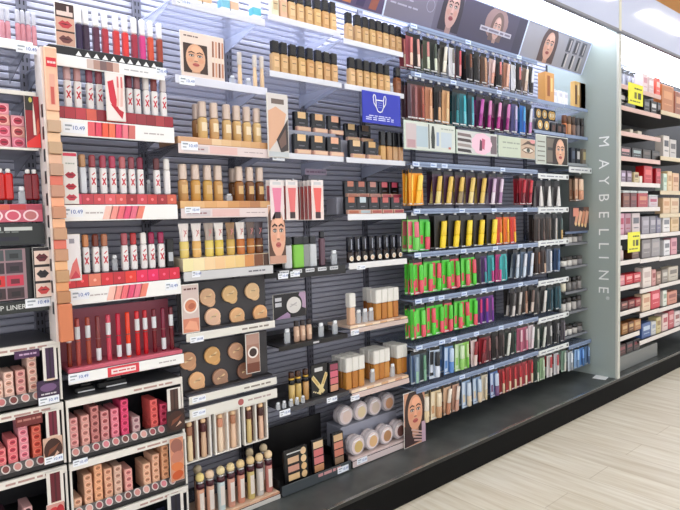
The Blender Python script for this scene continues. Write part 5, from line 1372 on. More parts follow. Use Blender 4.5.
def s3(b, w, h):
    b.rect(-w/2, w/2, 0, h, Y0, M((196, 206, 186), .4))
    greek(b, -w*.4, w*.05, h*.7, .008, Y0-.0003, M((150, 160, 146), .4))
    greek(b, -w*.4, w*.0, h*.45, .006, Y0-.0003, M((160, 170, 156), .4))
    b.rect(w*.08, w*.5, 0, h, Y0-.0002, M((196, 170, 146), .4))
    b.poly([(w*.08, h*.62), (w*.28, h*.9), (w*.5, h*.8), (w*.5, h*.66), (w*.28, h*.74)], Y0-.0004, M((84, 62, 50), .4))
    b.poly([(w*.1, h*.42), (w*.22, h*.58), (w*.36, h*.58), (w*.48, h*.42), (w*.36, h*.28), (w*.22, h*.28)], Y0-.0005, M((120, 88, 66), .4))
    b.poly([(w*.13, h*.42), (w*.24, h*.52), (w*.35, h*.52), (w*.45, h*.42), (w*.35, h*.33), (w*.24, h*.33)], Y0-.0008, M((222, 214, 200), .4))
    b.ell(w*.29, h*.43, w*.05, h*.1, Y0-.0011, M((60, 66, 50), .4), 14)
    b.ell(w*.42, h*.9, w*.08, h*.12, Y0-.0009, M((222, 150, 150), .4), 12)
board_sign(498.5, 137.5, 535.5, 158, 'pale sign with a brown eye shape right of the pink flower', s3)
def s4(b, w, h):
    b.rect(-w/2, w/2, 0, h, Y0, M((70, 64, 58), .4))
    b.rect(-w*.48, -w*.2, 0, h, Y0-.0002, M((190, 196, 186), .4))
    for k in range(5):
        b.rect(-w*.46, -w*.24, h*(.1+.16*k), h*(.14+.16*k), Y0-.0004, M((120, 120, 110), .4))
    b.rect(-w*.18, w*.06, h*.1, h*.9, Y0-.0003, M((110, 100, 88), .4))
    b.rect(-w*.16, w*.02, h*.5, h*.6, Y0-.0005, M((54, 50, 46), .4))
    portrait(b, w*.24, h*.5, h*.70, Y0-.0008, (222, 176, 150), (44, 32, 30), (176, 76, 80), .95)
board_sign(536, 136, 568, 165, 'dark sign with a woman\'s portrait at the right of the sign row', s4, frame=(222, 226, 220))

# ---- second board section (x 3.03 - 3.385)
def wl(b, w, h):
    greek(b, -w*.42, w*.3, h*.5, .006, -.0005, M((120, 124, 140), .4))
    b.ell(w*.44, h*.5, .009, .009, -.0005, M((60, 62, 66), .4), 12)
WL = M((222, 226, 226), .35)
secrow = [
 (2, 1.408, .160, [(541, .06, (54, 40, 50), (150, 50, 84), (226, 222, 220), 'cone', 'pink-topped white cone'), (549, .065, (44, 40, 44), (60, 50, 56), (230, 228, 226), 'cone', 'white cone'), (558, .065, (44, 40, 44), (130, 40, 60), (226, 224, 222), 'cone', 'dark card white cone')]),
 (3, 1.210, .165, [(538.5, .055, (60, 50, 48), (90, 76, 72), (76, 60, 56), 'slim', 'brown'), (544, .055, (50, 42, 40), (80, 66, 62), (96, 76, 70), 'slim', 'dark brown'), (550, .055, (76, 66, 62), (110, 96, 90), (90, 76, 70), 'slim', 'taupe'), (556, .05, (30, 30, 34), (206, 200, 196), (190, 186, 180), 'slim', 'silver'), (562, .05, (40, 52, 56), (90, 110, 110), (206, 170, 110), 'slim', 'grey with gold base')]),
 (4, 1.015, .160, [(539, .055, (50, 34, 30), (130, 84, 60), (70, 46, 40), 'slim', 'bronze brown'), (545, .05, (60, 42, 40), (60, 44, 40), (200, 170, 150), 'slim', 'brown beige'), (551, .055, (110, 116, 130), (226, 230, 236), (206, 214, 226), 'slim', 'white'), (558.5, .065, (36, 60, 96), (60, 96, 140), (90, 120, 160), 'slim', 'dark blue')]),
 (5, .780, .160, [(538, .055, (30, 30, 34), (90, 84, 84), (60, 56, 60), 'slim', 'charcoal'), (545, .055, (36, 34, 36), (222, 220, 216), (206, 204, 200), 'lean', 'white slant'), (552, .06, (28, 54, 66), (40, 76, 90), (50, 84, 96), 'slim', 'petrol blue'), (560, .06, (50, 84, 96), (70, 110, 120), (60, 96, 110), 'slim', 'light petrol')]),
 (6, .560, .150, [(538.5, .05, (40, 60, 50), (206, 210, 200), (150, 160, 150), 'slim', 'grey green'), (544.5, .05, (20, 40, 32), (222, 224, 216), (206, 210, 200), 'lean', 'green and white'), (551, .055, (60, 60, 64), (190, 190, 190), (90, 90, 94), 'slim', 'grey'), (558, .055, (40, 40, 46), (130, 130, 134), (70, 70, 76), 'slim', 'dark grey'), (564, .045, (70, 66, 74), (120, 112, 120), (90, 84, 96), 'slim', 'mauve grey')]),
 (7, .365, .150, [(538, .05, (30, 50, 36), (110, 150, 110), (206, 214, 196), 'slim', 'green'), (544, .05, (150, 180, 140), (206, 222, 196), (176, 200, 166), 'slim', 'light green'), (551, .06, (222, 216, 214), (190, 70, 76), (226, 220, 216), 'slim', 'white and red'), (558, .055, (206, 206, 210), (196, 90, 96), (222, 214, 212), 'slim', 'white with coral cap'), (565, .05, (120, 150, 130), (206, 216, 206), (226, 222, 210), 'slim', 'sage')]),
]
for ri, z, h, items in secrow:
    t = rail(G1+.002, G2, z, 'white label rail above the %s row in the narrow section' % RN[ri], (), WL, wl, .030)
    xs = []
    for i, (u, w, cc_, up, lo, st, word) in enumerate(items):
        x = at(u, at_v[ri], 1.79)[0]
        xs.append(x)
        hang(RN[ri], x, z-.010-h, h, (w, cc_, up, lo, st), 'front %s pack under the white label of the %s row' % (word, RN[ri]))
    add_hooks(t, xs)
# upper shelves of the right sections
g1 = shelf(G1+.004, G2, 1.848, .022, 'pale rail shelf under the tan box and white pads', RAILT, PLATE_L)
item('tan_box', [('box', k_box(.10, .05, .17, M((206, 150, 84), .4))), ('picture', cached(('tanp',), lambda b: (b.rect(-.03, .0, .03, .15, -.0255, M((150, 84, 40), .4)), b.rect(.01, .03, .06, .14, -.0255, M((232, 196, 130), .4)))))], 'tan box with brown print under the pale header picture', 'makeup box', (at(546, 82, 1.83)[0], 1.83, g1+.0005))
for i, u in enumerate((554, 559.5, 565)):
    solid('white_pad', lambda b: (b.box(-.024, .024, -.008, .008, 0, .085, M((232, 232, 240), .35), .003), b.rect(-.016, .016, .05, .07, -.0085, M((206, 206, 220), .4))), 'small white tester pad beside the tan box, %s of three' % ORD[i], 'tester', (at(u, 92, 1.83)[0], 1.83, g1+.0005), 'white tester pads')
g2 = shelf(G1+.004, G2, 1.672, .020, 'pale rail shelf under the gold round compacts', RAILT, PLATE_L)
tiers(G1+.01, G2-.004, g2, .076, 'dark step behind the lower gold round compacts', .05, 1.843)
def goldc():
    r = .030
    return [('case', cached(('gcs',), lambda b: b.box(-.034, .034, -.006, .006, 0, .070, BK, .006))), ('gold_lid', cached(('gld',), lambda b: (b.ring(0, .036, .016, .026, -.0066, M((222, 176, 90), .3), 18), b.ell(0, .036, .013, .014, -.0066, M((236, 222, 190), .4), 14))))]
for i, u in enumerate((538, 544, 550, 556, 561.5)):
    item('gold_compact', goldc(), 'black compact with gold ring, upper row, %s from left beside the blue packs' % ORD[i], 'compact', (min(at(u, 112, 1.86)[0], G2-.04), 1.862, g2+.0775), 'gold ring compacts')
for i, u in enumerate((539.5, 546)):
    item('gold_compact', goldc(), 'black compact with gold ring, lower row, %s from left beside the blue packs' % ORD[i], 'compact', (at(u, 124, 1.82)[0], 1.822, g2+.0008), 'gold ring compacts')
for i, u in enumerate((553, 559, 564)):
    item('eyeshadow_compact', [('case', k_box(.05, .014, .062, BK, 0, .004)), ('pan', cached(('epn',), lambda b: b.rect(-.018, .018, .012, .046, -.0075, M((96, 66, 60), .5))))], 'dark square compact beside the lower gold rings, %s from left' % ORD[i], 'compact', (at(u, 126, 1.82)[0], 1.822, g2+.0008), 'dark square compacts')
h1_ = shelf(G2+.004, G3, 1.852, .020, 'pale rail shelf at the divider under the gold and brown boxes', RAILT, PLATE_L)
for i, (u, c, d) in enumerate([(575, (206, 166, 100), (90, 60, 40)), (581, (196, 160, 110), (206, 176, 120)), (586, (176, 136, 96), (150, 110, 76))]):
    item('tall_makeup_box', [('box', k_box(.066, .03, .165, M(c, .35), 0, .002)), ('print', cached(('tmb', i), lambda b: (b.rect(-.028, -.002, .02, .14, -.0155, M(d, .4)), b.rect(.006, .028, .08, .15, -.0155, M((226, 200, 150), .4)))))], 'tall gold and brown box beside the divider, %s of three' % ORD[i], 'makeup box', (min(at(u, 88, 1.83)[0], G3-.038), 1.83, h1_+.0005), 'tall boxes by the divider')
h2_ = shelf(G2+.004, G3, 1.672, .020, 'pale rail shelf at the divider under the brown sticks', RAILT, PLATE_L)
for i, (u, c) in enumerate([(572, (206, 120, 70)), (576, (190, 140, 100)), (580, (130, 100, 84)), (584.5, (110, 104, 104)), (588.5, (60, 54, 54))]):
    item('makeup_stick', [('stick', k_cyl(.016, .07, M(c, .3), 1)), ('cap', k_cyl(.0155, .05, M(tuple(int(q*.55) for q in c), .3), 1, .071))], 'short dark stick beside the divider, %s from left' % ORD[i], 'makeup stick', (G2+.045+i*.056, 1.83, h2_+.0005), 'sticks by the divider')
h3_ = shelf(G2+.004, G3, 1.500, .018, 'dark shelf at the divider under the small dark packs', M((150, 156, 160), .35), PLATE_D, ends=False)
for i, (u, c, d) in enumerate([(572, (50, 54, 66), (90, 100, 120)), (577, (30, 34, 44), (206, 206, 206)), (583, (120, 110, 96), (190, 176, 130)), (588, (120, 96, 96), (200, 160, 160))]):
    item('dark_pack', [('box', k_box(.05, .02, .10, M(c, .4), 0, .002)), ('print', cached(('dpk', i), lambda b: b.rect(-.016, .016, .03, .08, -.0105, M(d, .4))))], 'small pack beside the woman\'s portrait sign, %s from left' % ORD[i], 'makeup pack', (at(u, 150, 1.83)[0], 1.83, h3_+.0005), 'small packs by the portrait')
t = rail(G2+.004, G3, 1.455, 'white label rail at the divider above the bronze pack', (), WL, wl, .036)
hang('third', at(580, 185, 1.79)[0], 1.455-.012-.165, .165, (.10, (110, 70, 50), (226, 196, 170), (206, 150, 120), 'duo'), 'front bronze and cream pack hanging alone beside the divider')
add_hooks(t, [at(580, 185, 1.79)[0]])
def c_hand(b, w, h):
    b.rect(-w/2, w/2, 0, h, Y0, M((54, 48, 54), .4))
    b.poly([(w*.1, h), (w*.5, h), (w*.5, h*.3), (w*.2, h*.35)], Y0-.0003, M((120, 84, 70), .4))
    for k in range(4):
        x = -w*.3+k*w*.14
        b.poly([(x, h*(.3-.03*k)), (x+w*.1, h*(.26-.03*k)), (x+w*.22, h*.8), (x+w*.1, h*.86)], Y0-.0006-.0002*k, M([(222, 160, 130), (236, 186, 156), (206, 140, 110), (226, 170, 140)][k], .4))
        b.ell(x+w*.06, h*(.3-.03*k), w*.04, h*.08, Y0-.0014-.0002*k, M((236, 206, 150), .35), 10)
    b.rect(-w*.36, -w*.12, h*.62, h*.96, Y0-.0022, M((226, 150, 130), .4))
card('picture_card', 569.5, 207, 592, 231, 1.80, 'dark card of fingers with pale nails beside the divider', c_hand, M((60, 56, 62), .4))
for si, z in enumerate((1.072, .998, .850, .690, .560, .405)):
    hz = shelf(G2+.004, G3, z, .016, 'narrow dark mini shelf beside the divider, %s from the top' % ORD[si], M((120, 122, 128) if si else (96, 110, 140), .35), PLATE_D)
    if si == 0:
        continue
    big = si in (3, 4)
    for i, u in enumerate((571, 577, 583, 589)):
        c = [(226, 224, 218), (214, 212, 208), (190, 186, 182), (130, 128, 130)][i] if si != 3 else [(236, 230, 206), (130, 128, 126), (120, 118, 118), (150, 146, 144)][i]
        hh = .06 if not big else .085
        item('mini_jar', [('jar', k_cyl(.026 if not big else .02, hh*.6, M(c, .3), 1)), ('lid', k_cyl(.027 if not big else .0195, hh*.36, BK if i % 2 == 0 else M((70, 66, 64), .3), 1, hh*.605))], 'mini jar on the %s mini shelf beside the divider, %s from left' % (ORD[si], ORD[i]), 'jar', (G2+.042+i*.068, 1.84, hz+.0005), 'mini jars by the divider')
for i, (u, c) in enumerate([(572, (190, 206, 226)), (578, (130, 170, 220)), (584, (90, 140, 206)), (589, (120, 150, 196))]):
    pass
t = rail(G2+.004, G3, .345, 'pale rail at the divider above the blue packs', (), RAILT)
xs = []
for i, (u, c) in enumerate([(572, (206, 214, 222)), (578, (150, 186, 226)), (583.5, (96, 146, 210)), (589, (110, 140, 180))]):
    x = at(u, 360, 1.79)[0]
    xs.append(x)
    hang('lowest', x, .345-.010-.14, .14, (.06, c, tuple(min(255, q+30) for q in c), tuple(int(q*.8) for q in c), 'slim'), 'front blue pack, %s from left on the lowest rail by divider' % ORD[i])
add_hooks(t, xs)

# ================================================================== LEFTMOST BAY, partly in frame (x .09 - .44)
Z0, Z1 = .09, .424
def zat(v, u=20, Y=1.8): return at(u, v, Y)[1]
a1 = shelf(Z0, Z1, zat(50), .026, 'white shelf strip under the clear pink gloss tubes, upper left', WHITE, PLATE_D)
GLP = [('tube', cached(('glp',), lambda b: b.lathe([(.006, 0), (.0068, .002), (.0068, .05), (.005, .055)], M((222, 150, 160), .12, 0, .75), 12))), ('clear_cap', cached(('glc',), lambda b: b.lathe([(.0062, .0555), (.0066, .058), (.0060, .088), (.005, .092)], M((214, 214, 224), .12, 0, .7), 12)))]
for i, u in enumerate((3, 8.5, 18.5, 23.5, 29, 34.5)):
    item('lip_gloss', GLP, 'clear pink gloss tube on the upper left shelf, %s from left' % ORD[i], 'lip gloss', (at(u, 40, 1.83)[0], 1.83, a1+.0005), 'clear pink gloss tubes')
price(27, 52, 1.8003, 'price tag under the clear pink gloss tubes', .055, .024)
a2 = shelf(Z0, Z1, zat(95), .012, 'thin empty white shelf in the upper left corner bay', OFFW, PLATE_D)
a3z = zat(150)
a3 = shelf(Z0, Z1, a3z, .007, 'thin white shelf under the pink lipstick ends at left', OFFW, PLATE_D)
def sticks(u, vs_, pal):
    for i, v in enumerate(vs_):
        pass
PKB = [((226, 150, 160), (190, 40, 70)), ((222, 130, 150), (206, 60, 90)), ((226, 160, 150), (176, 50, 60))]
for ci, (u, n, w) in enumerate(((4.5, 4, 'left'), (19.5, 3, 'right'))):
    x = at(u, 130, 1.81)[0]
    for k in range(n):
        b_, l_ = PKB[(k+ci) % 3]
        item('lipstick_box', lip_box(b_, l_, .034, .0305, .07), 'pink ended lipstick box, %s from bottom, %s column on the thin left shelf' % (ORD[k], w), 'lipstick box', (x, 1.86, a3+.0005+k*.0307), 'pink ended lipstick boxes')
def c_redcard(b, w, h):
    b.rect(-w/2, w/2, 0, h, Y0, M((150, 24, 34), .4))
    b.rect(-w*.48, w*.1, h*.72, h, Y0-.0002, M((40, 34, 30), .4))
    b.poly([(-w*.5, h*.1), (w*.5, h*.3), (w*.5, h*.02), (-w*.5, 0)], Y0-.0003, M((226, 50, 46), .4))
    b.poly([(w*.02, h*.25), (w*.2, h*.25), (w*.16, h*.62), (w*.08, h*.9), (w*.02, h*.62)], Y0-.0005, M((236, 220, 206), .35))
    b.ell(-w*.1, h*.92, w*.12, h*.05, Y0-.0005, M((196, 190, 90), .4), 10)
    b.poly([(w*.22, h*.2), (w*.45, h*.35), (w*.4, h*.6), (w*.26, h*.5)], Y0-.0005, M((206, 90, 70), .4))
card('picture_card', 25.5, 96, 40, 150, 1.80, 'red card with a pale tube right of the pink lipstick ends', c_redcard, zb=a3+.0005)
z4_ = zat(203)
a4 = shelf(Z0, Z1, zat(222), .050, 'shelf with pink shade oval strip under the red lipsticks at left', M((196, 90, 110), .35), PLATE_D,
           prints=lambda b, w, h: [(b.ring(-w/2+.03+i*.0445, h*.36, .012, .016, -.0005, M((240, 206, 212), .35), 16, 1.25), b.ell(-w/2+.03+i*.0445, h*.36, .0145, .0115, -.0004, M([(170, 60, 76), (206, 84, 106), (190, 110, 110), (120, 30, 50)][i % 4], .35), 16)) for i in range(7)] +
           [b.rect(-w/2+i*w/8, -w/2+(i+1)*w/8-.001, h*.68, h*.97, -.0004, M([(206, 60, 90), (206, 90, 70), (190, 50, 56), (170, 60, 80)][i % 4], .35)) for i in range(8)])
for i, (u, c, w) in enumerate([(1.5, (190, 30, 26), 'red'), (9.5, (206, 36, 28), 'bright red'), (29, (120, 12, 22), 'dark red'), (35.5, (130, 14, 26), 'deep red')]):
    item('lip_color_tube', [('tube', k_box(.021, .018, .075, M(c, .15), .012, .004)), ('base', k_cyl(.006, .0115, BLACK, 1)), ('white_tip', k_cyl(.006, .012, WHITE, 1, .0875))], '%s lip tube with white tip on the oval strip shelf, %s from left' % (w, ORD[i]), 'lipstick', (at(u, 200, 1.83)[0], 1.83, a4+.0005), 'red lip tubes at left')
pusher(22, 200, 1.83, a4, 'clear pusher between the red lip tubes at left', .018, .05)
zf = zat(245)
def lipboard(b):
    w = Z1-Z0
    b.box(-w/2, w/2, 0, .004, 0, zat(223)-zf-.001, M((36, 40, 40), .4))
    hh = zat(223)-zf
    greek(b, -.02, .135, hh*.74, .010, -.0005, M((196, 200, 196), .5), (.5, .45))
    greek(b, .01, .10, hh*.6, .004, -.0005, M((110, 116, 112), .5))
    b.rect(-w/2+.01, .10, hh*.2, hh*.38, -.0005, M((30, 30, 46), .4))
solid('header_board', lipboard, 'dark board with faint white lettering under the oval shade strip', 'sign board', ((Z0+Z1)/2, 1.802, zf))
# lip liner case with glass fronted shade windows
za = zat(301)
lc = thing('liner_case', 'black lip liner case with pink and red shade windows', 'display case', ((Z0+Z1)/2, 1.80, za))
hC = zat(247)-za
wC = Z1-Z0
part('case_body', lambda b: b.box(-wC/2, wC/2, .006, .20, 0, hC, BLACK, .002), lc)
def wins(b):
    x0, x1 = at(-30, 275, 1.8)[0]-(Z0+Z1)/2, at(27, 275, 1.8)[0]-(Z0+Z1)/2
    b.rect(-wC/2+.004, x1, hC*.03, hC*.97, .0055, M((150, 120, 126), .35))
    cs = [[(60, 40, 44), (56, 36, 40)], [(196, 50, 76), (206, 36, 40)], [(60, 40, 50), (52, 40, 46)], [(70, 76, 78), (70, 76, 78)]]
    for r in range(4):
        for c in range(5):
            xx = x1-.004-(c+1)*.046
            if xx < -wC/2+.004: continue
            b.rect(xx, xx+.042, hC*(.05+.235*r), hC*(.05+.235*r+.20), .0050, M(cs[r][c % 2], .3))
            b.rect(xx+.010, xx+.032, hC*(.09+.235*r), hC*(.05+.235*r+.13), .0046, M(tuple(int(q*.5) for q in cs[r][c % 2]), .3))
part('shade_windows', wins, lc)
part('front_sign', lambda b: b.box(-wC/2, wC/2, 0, .005, -.034, -.001, M((34, 38, 36), .4)), lc)
tm = text_mesh('LIP LINER', .019, M((226, 228, 224), .5), 'lettering', 'RIGHT')
o = obj('lettering', tm, lc, (at(26, 303, 1.8)[0]-(Z0+Z1)/2, -.0006, -.017), FRONT)
def c_lips3b(b, w, h):
    b.rect(-w/2, w/2, 0, h, Y0, M((30, 22, 24), .4))
    for k, c in ((.80, (96, 24, 36)), (.48, (30, 22, 24)), (.16, (196, 60, 60))):
        b.rect(-w*.42, w*.46, h*(k-.14), h*(k+.13), Y0-.0002, M((226, 200, 186), .4))
        lipsprint(b, w*.02, h*k, w*.36, h*.09, Y0-.0005, c)
card('picture_card', 33.5, 247, 51, 298, 1.79, 'black card of three lip pictures on the lip liner case', c_lips3b)
price(38, 302.5, 1.8003, 'price tag at right end of the lip liner sign', .065, .026)

P3 = [((222, 186, 170), (206, 140, 124), 'cream pink'), ((226, 190, 176), (206, 150, 130), 'shell pink'), ((214, 160, 150), (190, 110, 110), 'rose beige')]
P4 = [((226, 130, 130), (206, 70, 86), 'coral'), ((222, 120, 124), (200, 60, 80), 'red pink'), ((226, 150, 160), (216, 96, 120), 'candy pink'), ((222, 110, 90), (206, 60, 46), 'orange red')]
ZR = .447
zq = rack(Z0-.0, ZR, .692, .868, 'white lipstick rack with purple label at the left edge', cols=14)
stacks([-1, 10, 22, 34], [3, 4, 4, 6], 400, zq, P3, 'of the left upper rack')
zq = rack(Z0, ZR, .500, .683, 'white lipstick rack of coral boxes at the left edge', cols=14)
stacks([1.5, 13.5, 25, 38], [3, 4, 6, 5], 460, zq, P4, 'of the left coral rack')
zq = rack(Z0, ZR, .312, .492, 'white lipstick rack with dark lipsticks at the left bottom edge', cols=14, legs=.181)
stacks([2, 28], [3, 3], 512, zq, [((60, 30, 44), (40, 20, 30), 'dark plum'), ((206, 160, 160), (60, 30, 40), 'pale framed')], 'of the left bottom rack')
solid('name_label', lambda b: (b.box(-.032, .032, 0, .002, 0, .022, M((70, 34, 76), .4)), greek(b, -.02, .024, .011, .005, Y0, M((190, 160, 190), .5))), 'purple label on the upper left lipstick rack', 'label', (at(27, 352, 1.797)[0], 1.798, .831))
solid('name_label', lambda b: (b.box(-.034, .034, 0, .002, 0, .030, M((110, 40, 40), .4)), greek(b, -.03, .03, .018, .006, Y0, M((180, 120, 110), .5))), 'brown red label on the left coral rack', 'label', (at(29, 415, 1.797)[0], 1.798, .637))
card('picture_card', 43, 346, 57, 382, 1.79, 'white framed purple lipstick card at the upper left rack', c_tubeband((56, 30, 64)))
solid('name_label', lambda b: (b.box(-.030, .030, 0, .004, 0, .056, M((52, 30, 62), .4), .002), b.ell(0, .034, .022, .012, Y0, M((110, 80, 120), .4), 14), greek(b, -.02, .02, .016, .004, Y0, M((206, 200, 206), .5))), 'purple plaque under the purple lipstick card at left', 'label', (at(49, 397, 1.79)[0], 1.79, at(49, 399, 1.79)[1]))
card('picture_card', 46, 410, 60, 438, 1.79, 'white framed maroon lipstick card at the left coral rack', c_tubeband((110, 24, 50)))
card('picture_card', 43.5, 437, 63, 463, 1.785, 'round chocolate swatch card at the left coral rack', choc, M((206, 170, 150), .4))
card('picture_card', 47, 471, 64, 505, 1.79, 'white framed burgundy lipstick card at the left bottom rack', c_tubeband((96, 18, 36)))
def c_red(b, w, h):
    b.rect(-w/2, w/2, 0, h, Y0, M((206, 150, 140), .4))
    b.ell(-w*.1, h*.5, w*.35, h*.35, Y0-.0003, M((206, 50, 56), .4), 14)
    b.ell(w*.25, h*.6, w*.22, h*.3, Y0-.0005, M((176, 30, 44), .4), 14)
card('picture_card', 47, 503, 65, 525, 1.785, 'small card of red petals at the left bottom rack', c_red)
price(49, 400, 1.7903, 'price tag under the purple plaque', .055, .022)
price(54, 459, 1.7853, 'price tag under the round chocolate swatch', .05, .02)

# ================================================================== SHELVES RIGHT OF THE DIVIDER
RY = 1.66
def rx(u, v, Y=RY): return at(u, v, Y)[0]
solid('display_plinth', lambda b: b.box(-.385, .385, 0, .40, 0, .10, M((116, 118, 116), .4), .004), 'grey raised plinth under the shelves just right of the divider', 'plinth', (4.115, 1.67, .1290))
def rshelf(x0, x1, z, label, mat):
    w = x1-x0-.006
    t = thing('store_shelf', label, 'shelf', ((x0+x1)/2, RY, z), 'shelves right of the divider')
    part('shelf_plate', lambda b: b.box(-w/2, w/2, .006, WY-.002-RY, .018, .028, M((60, 58, 58), .5)), t)
    part('price_rail', lambda b: b.box(-w/2, w/2, 0, .0055, 0, .030, mat, .0015), t)
    return z+.028
PKS = M((214, 176, 164), .35); WS = M((226, 218, 212), .35); BE = M((214, 196, 160), .4)
X0, X1, X2, X3 = 3.73, 4.16, 4.50, 5.4
cell = {}
up = [2.03, 1.893, 1.728, 1.566, 1.398, 1.230]
for i, z in enumerate(up):
    cell['u%d' % i] = rshelf(X0, X2, z-.028, '%s pinkish shelf from the top, right of the divider' % ORD[i].capitalize() if i < 4 else '%s white shelf from the top, right of the divider' % ORD[i].capitalize(), PKS if i < 4 else WS)
for i, z in enumerate([1.047, .876, .706, .536, .368]):
    cell['l%d' % i] = rshelf(X0, X1, z-.028, 'white lower shelf directly beside the divider, %s of five' % ORD[i], WS)
for i, z in enumerate([1.040, .868, .655, .485, .290]):
    cell['m%d' % i] = rshelf(X1, X2, z-.028, 'white lower shelf one column right of the divider, %s of five' % ORD[i], WS)
for i, z in enumerate([1.93, 1.60, 1.35, 1.18, 1.040, .862, .660, .480, .290]):
    cell['r%d' % i] = rshelf(X2, X3, z-.028, '%s shelf from top in the column at the right frame edge' % ORD[i].capitalize(), BE if i < 4 else WS)
def goods(key, u0, u1, v, hgt, c, word, where, band=None, top=None, d=.06, Y=RY+.05, name='boxed_goods', rnd=False):
    x0, x1 = rx(u0, v, Y-d/2), rx(u1, v, Y-d/2)
    w = max(.02, x1-x0-.004)
    z = cell[key]+.0005
    m = M(c, .4)
    if rnd:
        r = min(w, .09)/2
        ps = [('bottle', k_cyl(r, hgt*.68, m, 1)), ('cap', k_cyl(r*.7, hgt*.3, M(top or (230, 230, 226), .35), 1, hgt*.685))]
    else:
        ps = [('box', k_box(w, d, hgt, m, 0, .003))]
        if top:
            ps.append(('lid', k_box(w*1.01, d*1.02, hgt*.16, M(top, .4), hgt+.0005, .003)))
        if band:
            ps.append(('front_print', cached(('gp', w, hgt, band, d), lambda b: (b.rect(-w*.36, w*.36, hgt*.5, hgt*.78, -d/2-.0006, M(band, .4)), greek(b, -w*.3, w*.3, hgt*.3, hgt*.05, -d/2-.0006, M(band, .4))))))
    item(name, ps, '%s %s' % (word, where), 'boxed goods' if not rnd else 'bottle', ((x0+x1)/2, Y, z), 'goods right of the divider')
WD = 'right of the divider'
t = rail(X0, 4.22, 2.205, 'black topped rail of silver packs right of the divider', (), M((206, 210, 222), .3))
xs = []
for i, u in enumerate((623, 628, 633, 638)):
    x = at(u, 72, 1.79)[0]
    xs.append(x)
    hang('silver', x, 2.205-.010-.20, .195, (.075, (150, 150, 160), (190, 190, 200), (222, 222, 230), 'slim'), 'front silver pack with black top right of the divider, %s from left' % ORD[i], 2)
add_hooks(t, xs)
goods('u0', 643, 648, 80, .13, (226, 206, 206), 'pale pink pack', 'on the topmost shelf right of the silver packs', (206, 150, 160))
goods('u0', 648.5, 654, 82, .12, (214, 190, 190), 'dusty pink box', 'on the topmost shelf right of the silver packs', (240, 226, 226))
goods('u0', 656, 660.5, 84, .13, (226, 96, 80), 'coral red box', 'on the topmost shelf right of the divider', (240, 200, 190))
goods('r0', 662, 674, 88, .20, (190, 120, 70), 'large orange brown box', 'high at the right frame edge', (214, 150, 100))
goods('r0', 675, 684, 88, .18, (150, 84, 56), 'brown box', 'high at the right frame edge', (206, 150, 110))
for i, (u0, u1, c, b_) in enumerate([(620, 626, (30, 24, 28), (196, 190, 190)), (644, 650, (26, 24, 26), (120, 120, 120)), (651, 657, (32, 28, 30), (206, 206, 206)), (657.5, 661, (40, 34, 36), (110, 100, 100))]):
    goods('u1', u0, u1, 104, .095, c, 'black boxed make-up, %s on the' % ORD[i], 'second shelf by the yellow tag', b_)
for i, (u0, u1, h_) in enumerate([(630, 633.5, .03), (638, 642, .028)]):
    goods('u2', u0, u1, 132, h_, (206, 196, 176), 'tiny pale block, %s on the' % ORD[i], 'third nearly empty shelf', None)
for i, (u0, u1, c, b_) in enumerate([(620, 631, (44, 20, 26), (206, 150, 150)), (632, 642, (34, 26, 28), (150, 170, 170)), (643, 651, (52, 44, 38), (90, 76, 66)), (652, 660, (40, 34, 30), (80, 70, 60))]):
    goods('u3', u0, u1, 154, .07, c, 'flat dark palette, %s on the' % ORD[i], 'fourth shelf', b_)
for i, (u0, u1, h_, c, b_, w) in enumerate([(621, 626, .08, (130, 110, 130), (196, 180, 206), 'purple grey'), (627, 632, .08, (120, 100, 116), (190, 170, 190), 'grey mauve'), (634, 639, .075, (206, 186, 140), (120, 90, 60), 'beige'), (639.5, 642.5, .05, (226, 214, 196), None, 'small cream'), (644, 652.5, .125, (196, 24, 30), (226, 90, 80), 'tall red'), (656, 661, .115, (170, 20, 34), (214, 80, 90), 'dark red')]):
    goods('u4', u0, u1, 178, h_, c, '%s box on the fifth shelf' % w, WD, b_)
for i, (u0, u1, h_, c, b_, w) in enumerate([(623, 630, .11, (110, 50, 36), (150, 90, 60), 'brown'), (630.5, 637, .11, (96, 26, 30), (140, 60, 56), 'maroon'), (638, 648, .11, (176, 40, 50), (206, 130, 90), 'red'), (649, 658, .085, (206, 190, 196), (176, 60, 90), 'white')]):
    goods('u5', u0, u1, 200, h_*.9, c, '%s box with white lid on the sixth shelf' % w, WD, b_, (206, 214, 214))
for i, (u0, u1, c, b_, w) in enumerate([(618, 624.5, (206, 150, 170), (170, 30, 70), 'pink and magenta'), (625, 631, (176, 130, 146), (150, 30, 60), 'mauve'), (632, 640, (206, 190, 190), (90, 90, 100), 'pale pink')]):
    goods('l0', u0, u1, 228, .145, c, '%s box on first lower shelf' % w, 'beside the divider', b_)
for i, (u0, u1) in enumerate([(642, 649.5), (650, 656), (656.5, 661)]):
    goods('m0', u0, u1, 226, .125, [(146, 140, 150), (130, 126, 136), (120, 116, 140)][i], 'grey box, %s on first lower shelf' % ORD[i], 'one column right of the divider', (176, 170, 180))
goods('l1', 620.5, 624, 256, .10, (226, 206, 206), 'white bottle', 'under the lower yellow tag', None, (206, 200, 200), .04, RY+.04, 'cosmetic_bottle', True)
goods('l1', 632, 639, 256, .06, (96, 60, 46), 'low brown box', 'on second lower shelf beside the divider', (150, 110, 90))
for i, (u0, u1) in enumerate([(642, 651), (651.5, 660)]):
    goods('m1', u0, u1, 250, .135, [(130, 122, 122), (150, 144, 146)][i], 'tall grey box, %s on second lower shelf' % ORD[i], 'one column right of the divider', (170, 162, 160))
for i, (u0, u1, c) in enumerate([(618, 625, (216, 140, 150)), (625.5, 633, (206, 44, 56)), (633.5, 641, (190, 30, 50))]):
    goods('l2', u0, u1, 284, .07, c, 'low %s box on third lower shelf' % ('pink', 'bright red', 'crimson')[i], 'beside the divider', (240, 170, 170))
